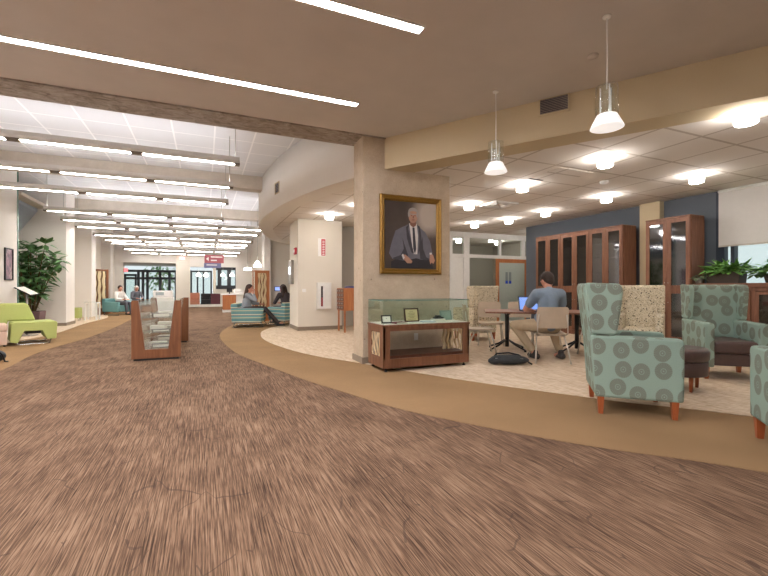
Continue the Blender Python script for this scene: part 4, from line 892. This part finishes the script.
# ------------------------------------------------------------------ book display in the middle of the hall
t=thing('book_display','long low wooden book display with V-shaped ends and clear shelves in the hall','display case',(-.71,7.5,0),R(-1)); w=M['ched']; LY=2.2
for y in(0,LY):
    p=MB(); p.prism([(-.35,.03),(.35,.03),(.352,.95),(.255,.95),(.165,.17),(-.165,.17),(-.255,.95),(-.352,.95)],'y',y,y+.06,.004); p=obj('end_panel',p,w,t)
    obj('end_glass',MB().prism([(-.168,.165),(.168,.165),(.262,.935),(-.262,.935)],'y',y+.066,y+.072),M['acryl'],p)
    obj('plinth',B(-.32,.32,y+.01,y+.05,0,.03),M['blackp'],t)
obj('base_beam',B(-.2,.2,.06,LY,.05,.16),w,t)
for s in(-1,1): obj('side_glass',MB().prism([(s*.17,.165),(s*.178,.165),(s*.268,.935),(s*.26,.935)],'y',.075,LY-.005),M['acryl'],t)
shz=((.165,.165),(.42,.19),(.66,.225))
for z,hw_ in shz: obj('shelf',B(-hw_,hw_,.08,LY-.01,z,z+.01),M['acryl'],t)
obj('top_rim',MB().box(-.27,-.255,.06,LY,.935,.95).box(.255,.27,.06,LY,.935,.95),M['glassg'],t)
cols=['#8f8d8a','#e4e0d8','#4f4a48','#c9c4bb','#6e6a66','#d9d5cc','#a59a8c','#efece6','#5d5550','#b9b2a8','#dcd8d0','#7a6f66']
names=['grey','white','charcoal','light grey','dark grey','cream','taupe','bright white','brown','stone','ivory','mushroom']; shn=['bottom','middle','top']
i=0
for si,(z,hw_) in enumerate(shz):
    for j in range(4):
        rz=[8,-12,5,-6][j]+si*3; book('book','%s book, %s shelf of the long book display, %s from near end'%(names[i],shn[si],['first','second','third','fourth'][j]),(-.71+[.03,-.04,.02,-.02][j]+(0 if si else .0),7.5+.3+j*.5,z+.012),rz,.24,.17,[.05,.03,.06,.035][(j+si)%4],flat('cover_%d'%i,cols[i],.7),'book','books in the long book display'); i+=1

# ------------------------------------------------------------------ signs and far items
t=thing('hanging_sign','red, white and blue sign hanging from the hall ceiling','sign',(.33,17.4,0),R(-8))
obj('red_panel',B(-.35,.35,-.012,.012,2.12,2.43),flat('sign_dull_red','#b3626c',.6),t); obj('blue_panel',B(-.37,.25,-.012,.012,1.93,2.118),flat('sign_dull_blue','#76789c',.6),t)
mb=MB(); mb.box(-.12,.3,-.016,-.0125,2.33,2.38); mb.box(-.12,.1,-.016,-.0125,2.2,2.25); mb.box(-.28,.1,-.016,-.0125,2.03,2.06); mb.prism([(-.3,2.28),(-.2,2.36),(-.2,2.2)],'y',-.016,-.0125); obj('lettering',mb,M['whitep'],t)
for x in(-.33,.33): obj('cable',MB().tube([(x,0,2.43),(x,0,ZH)],.006,5),M['alu'],t)
def exitsign(label,loc):
    t=thing('exit_sign',label,'sign',loc,0,'red exit signs'); obj('housing',B(-.17,.17,-.02,.03,-.1,.1,.006),M['whitep'],t); obj('face',B(-.16,.16,-.024,-.0205,-.09,.09),M['red'],t)
    cu=bpy.data.curves.new('EXIT','FONT'); cu.body='EXIT'; cu.size=.14; cu.align_x='CENTER'; cu.align_y='CENTER'; cu.extrude=.001; o=bpy.data.objects.new('tmp',cu); RS.collection.objects.link(o); RV.update(); me=bpy.data.meshes.new_from_object(o.evaluated_get(RV.depsgraph)); bpy.data.objects.remove(o)
    me.transform(Matrix.Translation((0,-.026,0))@Matrix.Rotation(R(90),4,'X')); me.materials.clear(); finish('lettering',me,M['whitep'],t); return t
x,h=onY(182,258,FY-.25); exitsign('red exit sign high on the far wall between the two glass openings',(x,FY-.2,h))
x,h=onY(124.5,270,28.6); e=exitsign('red exit sign inside the far left lobby above the dark door',(x,28.6,h)); e.rotation_euler=(0,0,R(10)); obj('rod',B(-.01,.01,0,.02,.1,2.62-h),M['alu'],e)
def cone_pend(label,loc,top,s=1,g='cone pendants far down the hall'):
    t=thing('cone_pendant',label,'lamp',loc,0,g); obj('shade',MB().lathe([(.03*s,.12*s),(.11*s,.0),(.12*s,-.06*s),(.001,-.06*s)],20),M['farl'],t); obj('cord',MB().tube([(0,0,.1*s),(0,0,top-loc[2])],.008,5),M['alu'],t)
for u,l in((198.6,'first from the left'),(206,'second from the left'),(223,'third from the left'),(232,'fourth from the left')):
    x,h=onY(u,275,28.4); cone_pend('white cone pendant behind the far right opening, '+l,(x,28.4,h),2.62,1.15)
x,h=onY(257.5,265,16.6); cone_pend('white pendant above the carved cabinet on the right side of the hall',(x,16.6,h),ZH,1.25,None)
x0,h=onY(244,269,20.2); x1,_=onY(251.5,269,20.2); t=thing('linear_lamp','short bright tube light in the recess on the right side of the hall','lamp',((x0+x1)/2,20.2,h)); obj('tube',B(-(x1-x0)/2,(x1-x0)/2,-.06,.06,-.05,.05,.01),M['farl'],t); obj('rod',MB().tube([(0,0,.05),(0,0,ZH-h)],.01,5),M['alu'],t)
X0,h0=onY(276.5,291,17.99); X1,h1=onY(282,287,17.99)
t=thing('small_screen','small blue wall sign on the beige wall right of the carved cabinet','sign',((X0+X1)/2,18.38,h0)); obj('frame',B(-.15,.15,-.03,0,0,.19,.004),M['blackp'],t); obj('face',B(-.13,.13,-.033,-.031,.02,.17),emit('blue_sign','#3f74c8',.5),t)
# service desk
xa,_=onY(223.5,300,20.6); xb,_=onY(233.5,300,20.6); t=thing('service_desk','orange-brown service desk with white counter on the right side far down the hall','desk',((xa+xb)/2+.35,20.9,0))
obj('front_panel',B(-.6,.0,-.02,.02,.12,.82),M['orange'],t); obj('kick_plate',B(-.6,.9,.0,.5,0,.12),M['whitem'],t); obj('body',B(-.58,.9,.02,.5,.12,.82),M['whitem'],t); obj('counter',B(-.66,.95,-.06,.56,.82,.87,.01),M['whitep'],t)
tag(obj('printer',MB().box(1.25,1.7,20.95,21.3,.871,1.05,.02).box(1.3,1.65,21.0,21.28,1.05,1.12,.02),M['whitep']),'white printer on the counter of the far service desk','printer')
tag(obj('monitor',MB().box(.95,1.2,21.1,21.13,.95,1.15,.005).box(1.05,1.1,21.1,21.15,.871,.95),M['blackp']),'small dark monitor on the counter of the far service desk','monitor')
t=thing('copier','white copier-like machine far off behind the long book display','machine',(-1.85,22.6,0)); obj('body',B(-.45,.45,-.3,.3,0,.72,.03),M['whitem'],t); obj('lid',B(-.42,.42,-.3,.3,.73,1.02,.03),M['whitep'],t); obj('panel',B(-.3,.05,-.31,-.301,.80,.95),flat('grey_panel','#9aa3a3',.5),t)
def seatfar(name,label,x,y,wd,hh,mat,cat):
    t=thing(name,label,cat,(x,y,0)); obj('seat',B(-wd/2,wd/2,-.3,.3,.1,.42,.04),mat,t); obj('backrest',B(-wd/2,wd/2,.2,.32,.42,hh,.03),mat,t)
    for a in(-1,1):
        obj('arm',B(a*wd/2-(.08 if a>0 else 0),a*wd/2+(.08 if a<0 else 0),-.3,.2,.42,.6,.02),mat,t)
        for b_ in(-.25,.22): obj('leg',B(a*(wd/2-.06)-.02,a*(wd/2-.06)+.02,b_,b_+.04,0,.1),M['dwood'],t)
    return t
seatfar('lobby_chair','salmon pink armchair in the far right glass lobby',onY(194.5,0,28.3)[0],28.4,.6,.85,flat('salmon_upholstery','#c98a72',.8),'armchair')
seatfar('lobby_chair','black armchair in the far right glass lobby beside the salmon one',onY(206,0,28.3)[0],28.5,.6,.8,M['blackp'],'armchair')
x=onY(216,0,27.9)[0]; tag(obj('storage_box',MB().box(x-.3,x+.25,27.85,28.3,0.02,.78,.015).box(x-.31,x+.26,27.84,28.31,.78,.8),flat('maroon_laminate','#5b2b33',.5)),'dark maroon cabinet at the foot of the far lobby partition','cabinet')

# ------------------------------------------------------------------ daylight outside
W=bpy.data.worlds.new('overcast_daylight'); sc.world=W; W.use_nodes=True; bg=W.node_tree.nodes['Background']; bg.inputs[0].default_value=lin('#dbe6ea'); bg.inputs[1].default_value=.3
bpy.data.scenes.remove(RS)
